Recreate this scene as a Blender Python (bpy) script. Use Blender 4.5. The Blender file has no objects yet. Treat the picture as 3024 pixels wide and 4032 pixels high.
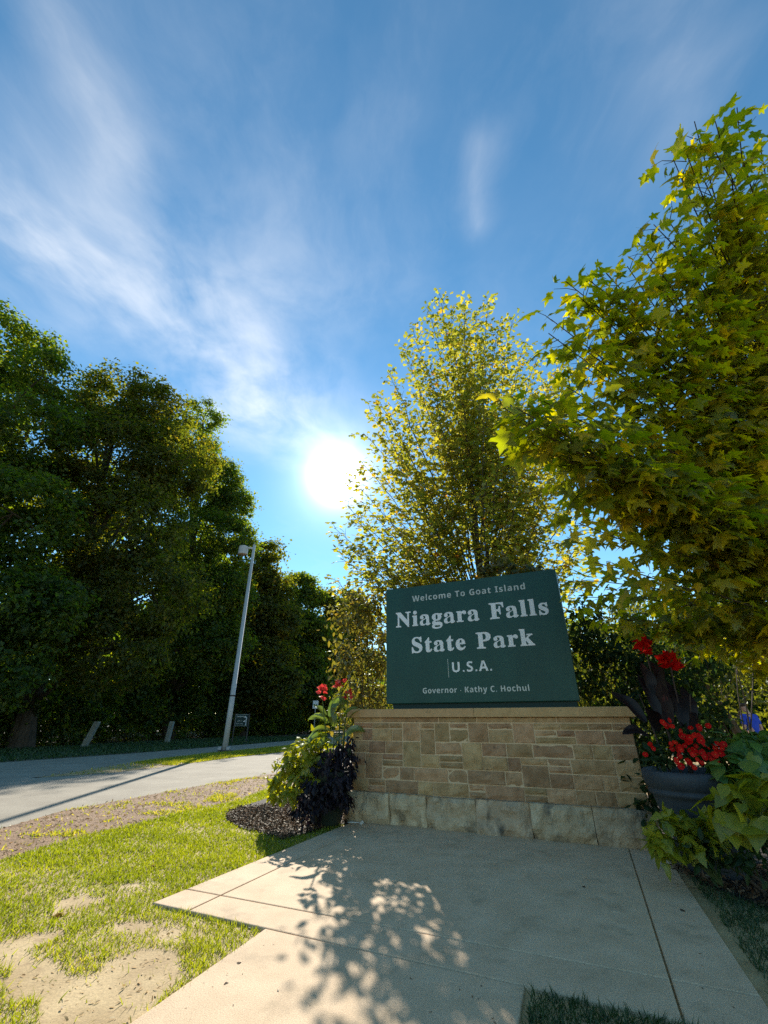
import bpy, bmesh, math, random
import numpy as np
from mathutils import Vector, Matrix
R_ = math.radians
scene = bpy.context.scene
COL = scene.collection
random.seed(7)
rng = np.random.default_rng(11)

# ------------------------------------------------------------------ camera
EYE = np.array([0.0, 0.0, 1.3])
PITCH = math.atan((2838.0 - 2016.0) / 1668.0)
cam_d = bpy.data.cameras.new('camera')
cam = bpy.data.objects.new('camera', cam_d)
COL.objects.link(cam)
cam.location = EYE
cam.rotation_euler = (math.pi / 2 + PITCH, 0, 0)
cam_d.sensor_fit = 'VERTICAL'
cam_d.sensor_height = 36.0
cam_d.lens = 36.0 * 1668.0 / 4032.0
cam_d.clip_start = 0.05
cam_d.clip_end = 3000
scene.camera = cam
_c, _s = math.cos(PITCH), math.sin(PITCH)


def ray(x, y):
    """viewing direction of a point of the photograph (1659 x 2212 survey grid)"""
    a = (x * 3024 / 1659 - 1512.0) / 1668.0
    b = (2016.0 - y * 3024 / 1659) / 1668.0
    return np.array([a, _c - b * _s, _s + b * _c])


def G(x, y, z=0.0):
    d = ray(x, y)
    return EYE + d * ((z - EYE[2]) / d[2])


def AT(x, y, Y):
    d = ray(x, y)
    return EYE + d * (Y / d[1])


def DP(x, y, depth):
    return EYE + ray(x, y) * depth


# ------------------------------------------------------------------ sky, sun, exposure
SUN_AZ, SUN_EL = R_(-7.35), R_(30.8)
SUNV = np.array([math.sin(SUN_AZ) * math.cos(SUN_EL), math.cos(SUN_AZ) * math.cos(SUN_EL), math.sin(SUN_EL)])
SKY_STRENGTH = 0.12
world = bpy.data.worlds.new('World')
scene.world = world
world.use_nodes = True
wn, wl = world.node_tree.nodes, world.node_tree.links
wn.clear()


def wnode(t, **kw):
    n = wn.new(t)
    for k, v in kw.items():
        setattr(n, k, v)
    return n


def wset(sock, v):
    if isinstance(v, bpy.types.NodeSocket):
        wl.new(v, sock)
    else:
        sock.default_value = v


def wmath(op, a, b=0.0, c=None, clamp=False):
    n = wnode('ShaderNodeMath', operation=op, use_clamp=clamp)
    wset(n.inputs[0], a)
    wset(n.inputs[1], b)
    if c is not None:
        wset(n.inputs[2], c)
    return n.outputs[0]


def wvec(op, a, b=None, scale=None):
    n = wnode('ShaderNodeVectorMath', operation=op)
    wset(n.inputs[0], a)
    if b is not None:
        wset(n.inputs[1], b)
    if scale is not None:
        wset(n.inputs['Scale'], scale)
    return n


sky = wnode('ShaderNodeTexSky', sky_type='NISHITA')
sky.sun_disc = False
sky.sun_elevation = SUN_EL
sky.sun_rotation = SUN_AZ
sky.altitude = 180
sky.air_density = 1.0
sky.dust_density = 0.0
sky.ozone_density = 1.6
hsv = wnode('ShaderNodeHueSaturation')
hsv.inputs['Saturation'].default_value = 1.22
hsv.inputs['Hue'].default_value = 0.487
hsv.inputs['Value'].default_value = 0.71
wl.new(sky.outputs[0], hsv.inputs['Color'])
tc = wnode('ShaderNodeTexCoord')
dirv = tc.outputs['Generated']
sep = wnode('ShaderNodeSeparateXYZ')
wl.new(dirv, sep.inputs[0])
zc = wmath('MAXIMUM', sep.outputs[2], 0.06)
comb = wnode('ShaderNodeCombineXYZ')
wl.new(wmath('DIVIDE', sep.outputs[0], zc), comb.inputs[0])
wl.new(wmath('DIVIDE', sep.outputs[1], zc), comb.inputs[1])
plane = comb.outputs[0]                       # where the view meets the thin cirrus layer
warp = wnode('ShaderNodeTexNoise')
warp.inputs['Scale'].default_value = 1.6
warp.inputs['Detail'].default_value = 3
wl.new(plane, warp.inputs['Vector'])
wofs = wvec('SCALE', wvec('SUBTRACT', warp.outputs['Color'], (0.5, 0.5, 0.5)).outputs[0], scale=0.35).outputs[0]
pw = wvec('ADD', plane, wofs).outputs[0]


def cloud_xy(x, y):
    d = ray(x, y)
    return (d[0] / d[2], d[1] / d[2], 0.0)


def capsule(p0, p1, r, w):
    a, b = Vector(cloud_xy(*p0)), Vector(cloud_xy(*p1))
    ab = b - a
    rel = wvec('SUBTRACT', pw, tuple(a)).outputs[0]
    t = wmath('DIVIDE', wvec('DOT_PRODUCT', rel, tuple(ab)).outputs['Value'], max(ab.length_squared, 1e-6), clamp=True)
    near = wvec('SCALE', tuple(ab), scale=t).outputs[0]
    dist = wvec('LENGTH', wvec('SUBTRACT', rel, near).outputs[0]).outputs['Value']
    f = wmath('SUBTRACT', 1.0, wmath('DIVIDE', dist, r), clamp=True)
    return wmath('MULTIPLY', wmath('MULTIPLY', f, f), w)


fib = wnode('ShaderNodeMapping')
fib.inputs['Rotation'].default_value = (0, 0, R_(-12))
fib.inputs['Scale'].default_value = (2.8, 1.5, 1.0)
wl.new(pw, fib.inputs['Vector'])
streak = wnode('ShaderNodeTexNoise')
streak.inputs['Scale'].default_value = 1.5
streak.inputs['Detail'].default_value = 7
streak.inputs['Roughness'].default_value = 0.66
wl.new(fib.outputs[0], streak.inputs['Vector'])
puff = wnode('ShaderNodeTexNoise')
puff.inputs['Scale'].default_value = 4.2
puff.inputs['Detail'].default_value = 9
wl.new(pw, puff.inputs['Vector'])
cover = None
for cap in [((-120, 470), (130, 560), 0.34, 0.52), ((130, 570), (420, 640), 0.42, 0.46), ((330, 620), (500, 800), 0.75, 0.46),
            ((440, 760), (560, 890), 0.60, 0.42), ((520, 905), (600, 860), 0.26, 0.42), ((560, 880), (760, 960), 0.50, 0.40),
            ((190, 20), (250, 190), 0.13, 0.34), ((250, 190), (285, 300), 0.10, 0.42), ((285, 300), (255, 430), 0.10, 0.34),
            ((1038, 330), (1048, 460), 0.07, 0.42), ((1380, 60), (1450, 330), 0.32, 0.26), ((480, 260), (600, 560), 0.45, 0.26),
            ((860, 240), (930, 60), 0.25, 0.14), ((0, 430), (120, 520), 0.16, 0.30), ((740, 560), (1000, 620), 0.5, 0.18)]:
    c_ = capsule(*cap)
    c_ = wmath('MULTIPLY', c_, 0.62)
    cover = c_ if cover is None else wmath('ADD', cover, c_)
grain = wmath('ADD', 0.10, wmath('ADD', wmath('MULTIPLY', wmath('SUBTRACT', streak.outputs[0], 0.34, clamp=True), 1.05), wmath('MULTIPLY', wmath('SUBTRACT', puff.outputs[0], 0.40, clamp=True), 2.0)))
dens = wmath('MULTIPLY', cover, grain)
veil = wmath('MULTIPLY', wmath('SUBTRACT', streak.outputs[0], 0.48, clamp=True), 0.14)
dens = wmath('MINIMUM', wmath('ADD', dens, veil), 0.80)
sund = wvec('DOT_PRODUCT', dirv, tuple(SUNV)).outputs['Value']
sm1 = wmath('SUBTRACT', sund, 1.0)


def lobe(k, amp):
    return wmath('MULTIPLY', wmath('EXPONENT', wmath('MULTIPLY', sm1, k)), amp)


cloud_b = wmath('ADD', 4.4, wmath('ADD', lobe(22, 0.5), lobe(3, 0.4)))
ccol = wnode('ShaderNodeVectorMath', operation='SCALE')
ccol.inputs[0].default_value = (1.0, 1.0, 1.0)
wl.new(cloud_b, ccol.inputs['Scale'])
mixc = wnode('ShaderNodeMix', data_type='RGBA')
wl.new(dens, mixc.inputs[0])
wl.new(hsv.outputs[0], mixc.inputs[6])
wl.new(ccol.outputs[0], mixc.inputs[7])
glow = wmath('ADD', lobe(800, 9.0), wmath('ADD', lobe(190, 2.2), lobe(40, 0.40)))   # bright ring of thin cloud round the sun
gcol = wnode('ShaderNodeVectorMath', operation='SCALE')
gcol.inputs[0].default_value = (1.0, 0.99, 0.94)
wl.new(glow, gcol.inputs['Scale'])
addg = wvec('ADD', mixc.outputs[2], gcol.outputs[0])
bg = wnode('ShaderNodeBackground')
bg.inputs['Strength'].default_value = SKY_STRENGTH
wl.new(addg.outputs[0], bg.inputs['Color'])
wo = wnode('ShaderNodeOutputWorld')
wl.new(bg.outputs[0], wo.inputs['Surface'])

sun_d = bpy.data.lights.new('sun', 'SUN')
sun_d.energy = 3.5
sun_d.angle = R_(0.53)
sun_d.color = (1.0, 0.955, 0.86)
sun = bpy.data.objects.new('sun', sun_d)
COL.objects.link(sun)
sun.rotation_euler = Vector(-SUNV).to_track_quat('-Z', 'Y').to_euler()
sun.location = (0, 0, 60)

vs = scene.view_settings
vs.view_transform = 'Standard'
vs.look = 'None'
vs.gamma = 1.0
vs.use_curve_mapping = False
vs.exposure = 1.20
scene.cycles.use_denoising = False
scene.cycles.max_bounces = 8
scene.cycles.diffuse_bounces = 4
scene.cycles.transmission_bounces = 6
scene.cycles.sample_clamp_indirect = 6.0
scene.cycles.caustics_reflective = False
scene.cycles.caustics_refractive = False

# ------------------------------------------------------------------ helpers
def mesh_np(name, V, F, mat, tint=None, smooth=False):
    """V (n,3); F: (m,k) array or list of index lists"""
    me = bpy.data.meshes.new(name)
    V = np.asarray(V, dtype=np.float32)
    if isinstance(F, np.ndarray):
        m, k = F.shape
        me.vertices.add(len(V))
        me.vertices.foreach_set('co', V.ravel())
        me.loops.add(m * k)
        me.loops.foreach_set('vertex_index', F.astype(np.int32).ravel())
        me.polygons.add(m)
        me.polygons.foreach_set('loop_start', np.arange(0, m * k, k, dtype=np.int32))
        me.update(calc_edges=True)
    else:
        me.from_pydata([tuple(map(float, v)) for v in V], [], [list(map(int, f)) for f in F])
        me.update()
    if tint is not None:
        at = me.attributes.new('tint', 'FLOAT', 'POINT')
        at.data.foreach_set('value', np.asarray(tint, dtype=np.float32))
    if smooth:
        me.polygons.foreach_set('use_smooth', np.ones(len(me.polygons), dtype=bool))
    if mat is not None:
        me.materials.append(mat)
    return me


def wloc(o):
    v = Vector((0, 0, 0))
    while o is not None:
        v = v + o.location
        o = o.parent
    return v


def obj(name, V, F, mat, parent=None, tint=None, smooth=False, kind=None, label=None):
    V = np.asarray(V, dtype=np.float64)
    if parent is not None:
        V = V - np.array(wloc(parent))
    o = bpy.data.objects.new(name, mesh_np(name, V, F, mat, tint, smooth))
    COL.objects.link(o)
    o.parent = parent
    if kind:
        o['kind'] = kind
    if label:
        o['label'] = label
    return o


def thing(name, label, cat, loc, group=None):
    o = bpy.data.objects.new(name, None)
    o.empty_display_size = 0.2
    COL.objects.link(o)
    o.location = Vector([float(v) for v in loc])
    o['label'] = label
    o['category'] = cat
    if group:
        o['group'] = group
    return o


def tag(o, label, cat, group=None):
    o['label'] = label
    o['category'] = cat
    if group:
        o['group'] = group
    return o


class MB:
    """collects shapes into one mesh"""
    def __init__(self):
        self.v, self.f, self.n = [], [], 0

    def add(self, V, F):
        V = np.asarray(V, dtype=float)
        self.v.append(V)
        for f in F:
            self.f.append([int(i) + self.n for i in f])
        self.n += len(V)
        return self

    def tube(self, pts, rad, n=8, cap=True):
        V, F = tube(pts, rad, n, cap)
        return self.add(V, F)

    def box(self, c, s, rz=0.0, bev=0.0):
        return self.add(*box(c, s, rz, bev))

    def make(self, name, mat, parent=None, **kw):
        return obj(name, np.concatenate(self.v), self.f, mat, parent, **kw)


def box(c, s, rz=0.0, bev=0.0):
    hx, hy, hz = s[0] / 2, s[1] / 2, s[2] / 2
    if bev <= 0:
        V = np.array([(x, y, z) for z in (-hz, hz) for x, y in ((-hx, -hy), (hx, -hy), (hx, hy), (-hx, hy))])
        F = [(0, 3, 2, 1), (4, 5, 6, 7), (0, 1, 5, 4), (1, 2, 6, 5), (2, 3, 7, 6), (3, 0, 4, 7)]
    else:
        b = bev
        rings = []
        for z, i in ((-hz, b), (-hz + b, 0), (hz - b, 0), (hz, b)):
            rings.append([(-hx + i, -hy + i, z), (hx - i, -hy + i, z), (hx - i, hy - i, z), (-hx + i, hy - i, z)])
        V = np.array([p for r in rings for p in r])
        F = [(3, 2, 1, 0), (12, 13, 14, 15)]
        for k in range(3):
            for j in range(4):
                F.append((k * 4 + j, k * 4 + (j + 1) % 4, k * 4 + 4 + (j + 1) % 4, k * 4 + 4 + j))
    ca, sa = math.cos(rz), math.sin(rz)
    V = np.stack([V[:, 0] * ca - V[:, 1] * sa, V[:, 0] * sa + V[:, 1] * ca, V[:, 2]], 1)
    return V + np.asarray(c, dtype=float), F


def tube(pts, rad, n=8, cap=True):
    pts = np.asarray(pts, dtype=float)
    rad = np.broadcast_to(np.asarray(rad, dtype=float), (len(pts),))
    T = np.gradient(pts, axis=0)
    T /= np.linalg.norm(T, axis=1)[:, None] + 1e-9
    ref = np.array([0.0, 0, 1]) if abs(T[0, 2]) < 0.9 else np.array([1.0, 0, 0])
    V = []
    for p, t, r in zip(pts, T, rad):
        a = np.cross(t, ref)
        a /= np.linalg.norm(a) + 1e-9
        b = np.cross(t, a)
        for k in range(n):
            th = 2 * math.pi * k / n
            V.append(p + r * (math.cos(th) * a + math.sin(th) * b))
    F = []
    for i in range(len(pts) - 1):
        for k in range(n):
            F.append((i * n + k, i * n + (k + 1) % n, (i + 1) * n + (k + 1) % n, (i + 1) * n + k))
    if cap:
        F.append(tuple(range(n - 1, -1, -1)))
        F.append(tuple((len(pts) - 1) * n + k for k in range(n)))
    return np.array(V), F


def lathe(c, prof, n=28):
    V, F = [], []
    for r, z in prof:
        for k in range(n):
            th = 2 * math.pi * k / n
            V.append((c[0] + r * math.cos(th), c[1] + r * math.sin(th), c[2] + z))
    for i in range(len(prof) - 1):
        for k in range(n):
            F.append((i * n + k, i * n + (k + 1) % n, (i + 1) * n + (k + 1) % n, (i + 1) * n + k))
    return np.array(V), F


class Noise2:
    def __init__(self, seed, n=64):
        self.t = np.random.default_rng(seed).random((n, n))
        self.n = n

    def __call__(self, x, y):
        x, y = np.asarray(x, float), np.asarray(y, float)
        xi, yi = np.floor(x).astype(int), np.floor(y).astype(int)
        fx, fy = x - xi, y - yi
        fx, fy = fx * fx * (3 - 2 * fx), fy * fy * (3 - 2 * fy)
        n = self.n
        g = lambda a, b: self.t[a % n, b % n]
        return (g(xi, yi) * (1 - fx) + g(xi + 1, yi) * fx) * (1 - fy) + (g(xi, yi + 1) * (1 - fx) + g(xi + 1, yi + 1) * fx) * fy

    def fbm(self, x, y, o=3):
        s, a = 0, 0.5
        for k in range(o):
            s = s + a * self(x * 2 ** k + 7.3 * k, y * 2 ** k + 3.1 * k)
            a *= 0.5
        return s / (1 - 0.5 ** o)


N1, N2, N3 = Noise2(1), Noise2(2), Noise2(3)


def inside(px, py, poly):
    px, py = np.asarray(px), np.asarray(py)
    r = np.zeros(px.shape, bool)
    n = len(poly)
    for i in range(n):
        x0, y0 = poly[i][:2]
        x1, y1 = poly[(i + 1) % n][:2]
        c = ((y0 > py) != (y1 > py)) & (px < (x1 - x0) * (py - y0) / (y1 - y0 + 1e-12) + x0)
        r ^= c
    return r


def unit(a):
    return a / (np.linalg.norm(a, axis=-1, keepdims=True) + 1e-9)


# ------------------------------------------------------------------ materials
def mat_new(name):
    m = bpy.data.materials.new(name)
    m.use_nodes = True
    nt = m.node_tree
    nt.nodes.clear()
    out = nt.nodes.new('ShaderNodeOutputMaterial')
    return m, nt, out


def ramp(nt, stops):
    r = nt.nodes.new('ShaderNodeValToRGB')
    e = r.color_ramp.elements
    while len(e) < len(stops):
        e.new(0.5)
    for k, (p, c) in enumerate(stops):
        e[k].position = p
        e[k].color = (*c, 1)
    return r


def leaf_mat(name, stops, trans=0.5, tgain=(1.9, 1.8, 0.7), gloss=0.05, rough=0.45):
    """stops: colour of the leaf over its own random tint"""
    m, nt, out = mat_new(name)
    L = nt.links
    at = nt.nodes.new('ShaderNodeAttribute')
    at.attribute_name = 'tint'
    r = ramp(nt, stops)
    L.new(at.outputs['Fac'], r.inputs[0])
    d = nt.nodes.new('ShaderNodeBsdfDiffuse')
    t = nt.nodes.new('ShaderNodeBsdfTranslucent')
    g = nt.nodes.new('ShaderNodeBsdfGlossy')
    g.inputs['Roughness'].default_value = rough
    g.inputs['Color'].default_value = (0.9, 0.95, 0.9, 1)
    mul = nt.nodes.new('ShaderNodeMix')
    mul.data_type = 'RGBA'
    mul.blend_type = 'MULTIPLY'
    mul.inputs[0].default_value = 1
    L.new(r.outputs[0], mul.inputs[6])
    mul.inputs[7].default_value = (*tgain, 1)
    L.new(r.outputs[0], d.inputs['Color'])
    L.new(mul.outputs[2], t.inputs['Color'])
    m1 = nt.nodes.new('ShaderNodeMixShader')
    m1.inputs[0].default_value = trans
    L.new(d.outputs[0], m1.inputs[1])
    L.new(t.outputs[0], m1.inputs[2])
    m2 = nt.nodes.new('ShaderNodeMixShader')
    m2.inputs[0].default_value = gloss
    L.new(m1.outputs[0], m2.inputs[1])
    L.new(g.outputs[0], m2.inputs[2])
    L.new(m2.outputs[0], out.inputs[0])
    return m


def surf_mat(name, cols, scale=8.0, detail=6.0, rough=0.85, bump=0.3, bscale=60.0, bdist=0.01, spec=0.3, rnd=0.0, metallic=0.0, hv=0.012,
             fine=None, stretch=(1, 1, 1), stain=None):
    """mottled solid: cols = ramp stops over a noise; fine=(scale, amount) grain; stain=(scale, lo, hi, colour)"""
    m, nt, out = mat_new(name)
    L = nt.links
    tcn = nt.nodes.new('ShaderNodeTexCoord')
    mp = nt.nodes.new('ShaderNodeMapping')
    mp.inputs['Scale'].default_value = stretch
    geo = nt.nodes.new('ShaderNodeNewGeometry')
    L.new(geo.outputs['Position'], mp.inputs['Vector'])
    n1 = nt.nodes.new('ShaderNodeTexNoise')
    n1.inputs['Scale'].default_value = scale
    n1.inputs['Detail'].default_value = detail
    n1.inputs['Roughness'].default_value = 0.6
    L.new(mp.outputs[0], n1.inputs['Vector'])
    r = ramp(nt, cols)
    L.new(n1.outputs[0], r.inputs[0])
    col = r.outputs[0]
    if fine:
        n2 = nt.nodes.new('ShaderNodeTexNoise')
        n2.inputs['Scale'].default_value = fine[0]
        n2.inputs['Detail'].default_value = 3
        L.new(mp.outputs[0], n2.inputs['Vector'])
        mr = nt.nodes.new('ShaderNodeMapRange')
        mr.inputs[1].default_value = 0.3
        mr.inputs[2].default_value = 0.7
        mr.inputs[3].default_value = 1 - fine[1]
        mr.inputs[4].default_value = 1 + fine[1]
        L.new(n2.outputs[0], mr.inputs[0])
        vm = nt.nodes.new('ShaderNodeVectorMath')
        vm.operation = 'SCALE'
        L.new(col, vm.inputs[0])
        L.new(mr.outputs[0], vm.inputs['Scale'])
        col = vm.outputs[0]
    if stain:
        n3 = nt.nodes.new('ShaderNodeTexNoise')
        n3.inputs['Scale'].default_value = stain[0]
        n3.inputs['Detail'].default_value = 5
        n3.inputs['Roughness'].default_value = 0.65
        L.new(mp.outputs[0], n3.inputs['Vector'])
        mr = nt.nodes.new('ShaderNodeMapRange')
        mr.inputs[1].default_value = stain[1]
        mr.inputs[2].default_value = stain[2]
        L.new(n3.outputs[0], mr.inputs[0])
        mx = nt.nodes.new('ShaderNodeMix')
        mx.data_type = 'RGBA'
        L.new(mr.outputs[0], mx.inputs[0])
        L.new(col, mx.inputs[6])
        mx.inputs[7].default_value = (*stain[3], 1)
        col = mx.outputs[2]
    if rnd > 0:
        oi = nt.nodes.new('ShaderNodeObjectInfo')
        h = nt.nodes.new('ShaderNodeHueSaturation')
        mr = nt.nodes.new('ShaderNodeMapRange')
        mr.inputs[3].default_value = 1 - rnd
        mr.inputs[4].default_value = 1 + rnd
        L.new(oi.outputs['Random'], mr.inputs[0])
        L.new(mr.outputs[0], h.inputs['Value'])
        mr2 = nt.nodes.new('ShaderNodeMapRange')
        mr2.inputs[3].default_value = 0.5 - hv
        mr2.inputs[4].default_value = 0.5 + hv
        ml = nt.nodes.new('ShaderNodeMath')
        ml.operation = 'FRACT'
        mm = nt.nodes.new('ShaderNodeMath')
        mm.operation = 'MULTIPLY'
        mm.inputs[1].default_value = 7.31
        L.new(oi.outputs['Random'], mm.inputs[0])
        L.new(mm.outputs[0], ml.inputs[0])
        L.new(ml.outputs[0], mr2.inputs[0])
        L.new(mr2.outputs[0], h.inputs['Hue'])
        L.new(col, h.inputs['Color'])
        col = h.outputs[0]
    p = nt.nodes.new('ShaderNodeBsdfPrincipled')
    p.inputs['Roughness'].default_value = rough
    p.inputs['Metallic'].default_value = metallic
    p.inputs['Specular IOR Level'].default_value = spec
    L.new(col, p.inputs['Base Color'])
    if bump > 0:
        nb = nt.nodes.new('ShaderNodeTexNoise')
        nb.inputs['Scale'].default_value = bscale
        nb.inputs['Detail'].default_value = 5
        L.new(mp.outputs[0], nb.inputs['Vector'])
        b = nt.nodes.new('ShaderNodeBump')
        b.inputs['Strength'].default_value = bump
        b.inputs['Distance'].default_value = bdist
        L.new(nb.outputs[0], b.inputs['Height'])
        L.new(b.outputs[0], p.inputs['Normal'])
    L.new(p.outputs[0], out.inputs[0])
    return m


M = {}
M['soil'] = surf_mat('soil', [(0.3, (0.10, 0.075, 0.045)), (0.7, (0.20, 0.155, 0.095))], 3.0, fine=(90, 0.3), bump=0.5, bscale=40, bdist=0.02)
M['lawn_soil'] = surf_mat('lawn_soil', [(0.35, (0.38, 0.255, 0.115)), (0.68, (0.56, 0.405, 0.205))], 2.6, fine=(120, 0.22), bump=0.25, bscale=45, bdist=0.012, stain=(9.0, 0.58, 0.74, (0.29, 0.18, 0.085)))
M['verge_soil'] = surf_mat('verge_soil', [(0.35, (0.20, 0.112, 0.058)), (0.68, (0.34, 0.205, 0.11))], 4.0, fine=(70, 0.4), bump=0.8, bscale=35, bdist=0.03)
M['asphalt'] = surf_mat('asphalt', [(0.3, (0.27, 0.225, 0.165)), (0.7, (0.37, 0.315, 0.235))], 1.2, fine=(140, 0.35), bump=0.5, bscale=120, bdist=0.006, rough=0.9, stain=(0.7, 0.62, 0.85, (0.20, 0.17, 0.13)))
M['concrete'] = surf_mat('concrete', [(0.30, (0.57, 0.395, 0.235)), (0.70, (0.71, 0.505, 0.315))], 3.5, fine=(150, 0.30), bump=0.5, bscale=150, bdist=0.004, rough=0.82, rnd=0.025, hv=0.0015, stain=(3.2, 0.54, 0.80, (0.36, 0.26, 0.15)))
M['joint'] = surf_mat('joint', [(0.3, (0.03, 0.027, 0.022)), (0.7, (0.07, 0.06, 0.05))], 30, bump=0)
M['stone'] = surf_mat('stone', [(0.28, (0.30, 0.175, 0.08)), (0.5, (0.42, 0.255, 0.125)), (0.72, (0.53, 0.335, 0.175))], 7.0, fine=(110, 0.16), bump=0.7, bscale=55, bdist=0.012, rough=0.92, rnd=0.21, stain=(11.0, 0.60, 0.78, (0.12, 0.085, 0.055)))
M['mortar'] = surf_mat('mortar', [(0.3, (0.60, 0.42, 0.24)), (0.7, (0.72, 0.52, 0.31))], 20, fine=(150, 0.15), bump=0.4, bscale=120, bdist=0.004)
M['base_stone'] = surf_mat('base_stone', [(0.28, (0.38, 0.275, 0.16)), (0.55, (0.55, 0.42, 0.26)), (0.75, (0.68, 0.53, 0.34))], 6.0, fine=(95, 0.18), bump=0.9, bscale=38, bdist=0.018, rough=0.93, rnd=0.07, stretch=(1, 1, 0.6), stain=(4.2, 0.53, 0.70, (0.11, 0.098, 0.075)))
M['cap'] = surf_mat('cap', [(0.3, (0.46, 0.26, 0.12)), (0.7, (0.57, 0.34, 0.17))], 9.0, fine=(120, 0.14), bump=0.4, bscale=90, bdist=0.006, rnd=0.05, rough=0.9, stain=(6, 0.62, 0.8, (0.22, 0.15, 0.09)))
M['sign_green'] = surf_mat('sign_green', [(0.3, (0.005, 0.050, 0.038)), (0.7, (0.010, 0.080, 0.060))], 1.6, stretch=(1, 1, 0.45), fine=(160, 0.14), bump=0.05, bscale=200, bdist=0.001, rough=0.42, spec=0.35)
M['sign_dark'] = surf_mat('sign_dark', [(0.3, (0.003, 0.028, 0.026)), (0.7, (0.004, 0.034, 0.03))], 3.0, bump=0.0, rough=0.5)
M['letter'] = surf_mat('letter', [(0.3, (0.82, 0.82, 0.80)), (0.7, (0.90, 0.90, 0.88))], 4.0, bump=0.0, rough=0.5)
M['letter_pale'] = surf_mat('letter_pale', [(0.3, (0.52, 0.55, 0.50)), (0.7, (0.62, 0.64, 0.58))], 4.0, bump=0.0, rough=0.5)
M['pole'] = surf_mat('pole', [(0.3, (0.40, 0.40, 0.38)), (0.7, (0.52, 0.51, 0.48))], 3.0, fine=(60, 0.1), bump=0.1, rough=0.5, spec=0.5, stretch=(1, 1, 0.15))
M['dark_metal'] = surf_mat('dark_metal', [(0.3, (0.03, 0.03, 0.032)), (0.7, (0.06, 0.06, 0.06))], 10, bump=0, rough=0.5)
M['lens'] = surf_mat('lens', [(0.3, (0.35, 0.27, 0.2)), (0.7, (0.45, 0.36, 0.28))], 8, bump=0, rough=0.25, spec=0.5)
M['post_wood'] = surf_mat('post_wood', [(0.3, (0.17, 0.19, 0.165)), (0.7, (0.30, 0.32, 0.28))], 6, fine=(40, 0.2), bump=0.4, stretch=(3, 3, 0.3))
M['post_top'] = surf_mat('post_top', [(0.3, (0.42, 0.46, 0.42)), (0.7, (0.55, 0.58, 0.52))], 10, bump=0.2)
M['bark'] = surf_mat('bark', [(0.3, (0.035, 0.028, 0.02)), (0.7, (0.10, 0.08, 0.06))], 9, bump=0.9, bscale=18, bdist=0.03, stretch=(1, 1, 0.25), rough=0.95)
M['twig'] = surf_mat('twig', [(0.3, (0.05, 0.036, 0.022)), (0.7, (0.10, 0.07, 0.045))], 14, bump=0.3)
M['pot'] = surf_mat('pot', [(0.3, (0.040, 0.047, 0.053)), (0.7, (0.062, 0.072, 0.080))], 6, fine=(80, 0.15), bump=0.15, rough=0.6)
M['pot_green'] = surf_mat('pot_green', [(0.3, (0.018, 0.026, 0.016)), (0.7, (0.03, 0.04, 0.027))], 6, bump=0.15, rough=0.6)
M['mulch'] = surf_mat('mulch', [(0.3, (0.025, 0.017, 0.012)), (0.7, (0.08, 0.055, 0.04))], 25, bump=0.8, bscale=50, bdist=0.03)
M['chip'] = leaf_mat('chip', [(0.0, (0.06, 0.032, 0.017)), (0.6, (0.16, 0.088, 0.045)), (1.0, (0.30, 0.18, 0.095))], trans=0.0, gloss=0.02)
M['dry'] = leaf_mat('dry', [(0.0, (0.22, 0.13, 0.06)), (0.6, (0.42, 0.28, 0.13)), (1.0, (0.60, 0.45, 0.23))], trans=0.25, tgain=(1.2, 1.1, 0.8), gloss=0.02)
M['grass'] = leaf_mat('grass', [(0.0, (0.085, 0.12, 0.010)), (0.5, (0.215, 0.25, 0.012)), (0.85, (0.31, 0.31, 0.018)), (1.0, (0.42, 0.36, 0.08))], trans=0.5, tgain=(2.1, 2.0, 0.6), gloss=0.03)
M['shade_toned_grass'] = leaf_mat('shade_toned_grass', [(0.0, (0.020, 0.055, 0.018)), (0.6, (0.04, 0.085, 0.026)), (1.0, (0.08, 0.11, 0.04))], trans=0.35, tgain=(1.6, 1.6, 0.8), gloss=0.03)  # darker copy of the grass colour, with the shade put into it
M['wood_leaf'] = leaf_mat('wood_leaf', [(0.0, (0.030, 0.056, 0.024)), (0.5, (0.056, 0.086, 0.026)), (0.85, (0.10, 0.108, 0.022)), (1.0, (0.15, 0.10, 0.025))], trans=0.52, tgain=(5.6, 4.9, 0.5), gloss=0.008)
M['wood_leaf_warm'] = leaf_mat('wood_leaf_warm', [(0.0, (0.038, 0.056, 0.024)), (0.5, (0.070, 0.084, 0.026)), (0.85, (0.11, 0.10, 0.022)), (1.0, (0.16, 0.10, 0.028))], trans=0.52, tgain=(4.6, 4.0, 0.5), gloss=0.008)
M['mid_leaf'] = leaf_mat('mid_leaf', [(0.0, (0.12, 0.145, 0.03)), (0.45, (0.22, 0.225, 0.038)), (0.8, (0.31, 0.26, 0.042)), (0.93, (0.34, 0.22, 0.04)), (1.0, (0.38, 0.13, 0.035))], trans=0.6, tgain=(2.5, 2.3, 0.8), gloss=0.05)
M['maple_leaf'] = leaf_mat('maple_leaf', [(0.0, (0.065, 0.10, 0.012)), (0.45, (0.15, 0.17, 0.012)), (0.8, (0.28, 0.25, 0.014)), (1.0, (0.42, 0.31, 0.018))], trans=0.62, tgain=(3.5, 3.2, 0.2), gloss=0.03, rough=0.5)
M['bush_leaf'] = leaf_mat('bush_leaf', [(0.0, (0.07, 0.09, 0.02)), (0.5, (0.14, 0.135, 0.026)), (0.85, (0.23, 0.175, 0.035)), (1.0, (0.30, 0.17, 0.05))], trans=0.45, tgain=(2.0, 1.8, 0.7), gloss=0.06)
M['dark_leaf'] = leaf_mat('dark_leaf', [(0.0, (0.012, 0.03, 0.014)), (0.6, (0.028, 0.055, 0.018)), (1.0, (0.07, 0.08, 0.02))], trans=0.32, tgain=(2.6, 2.5, 0.8), gloss=0.012)
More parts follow.
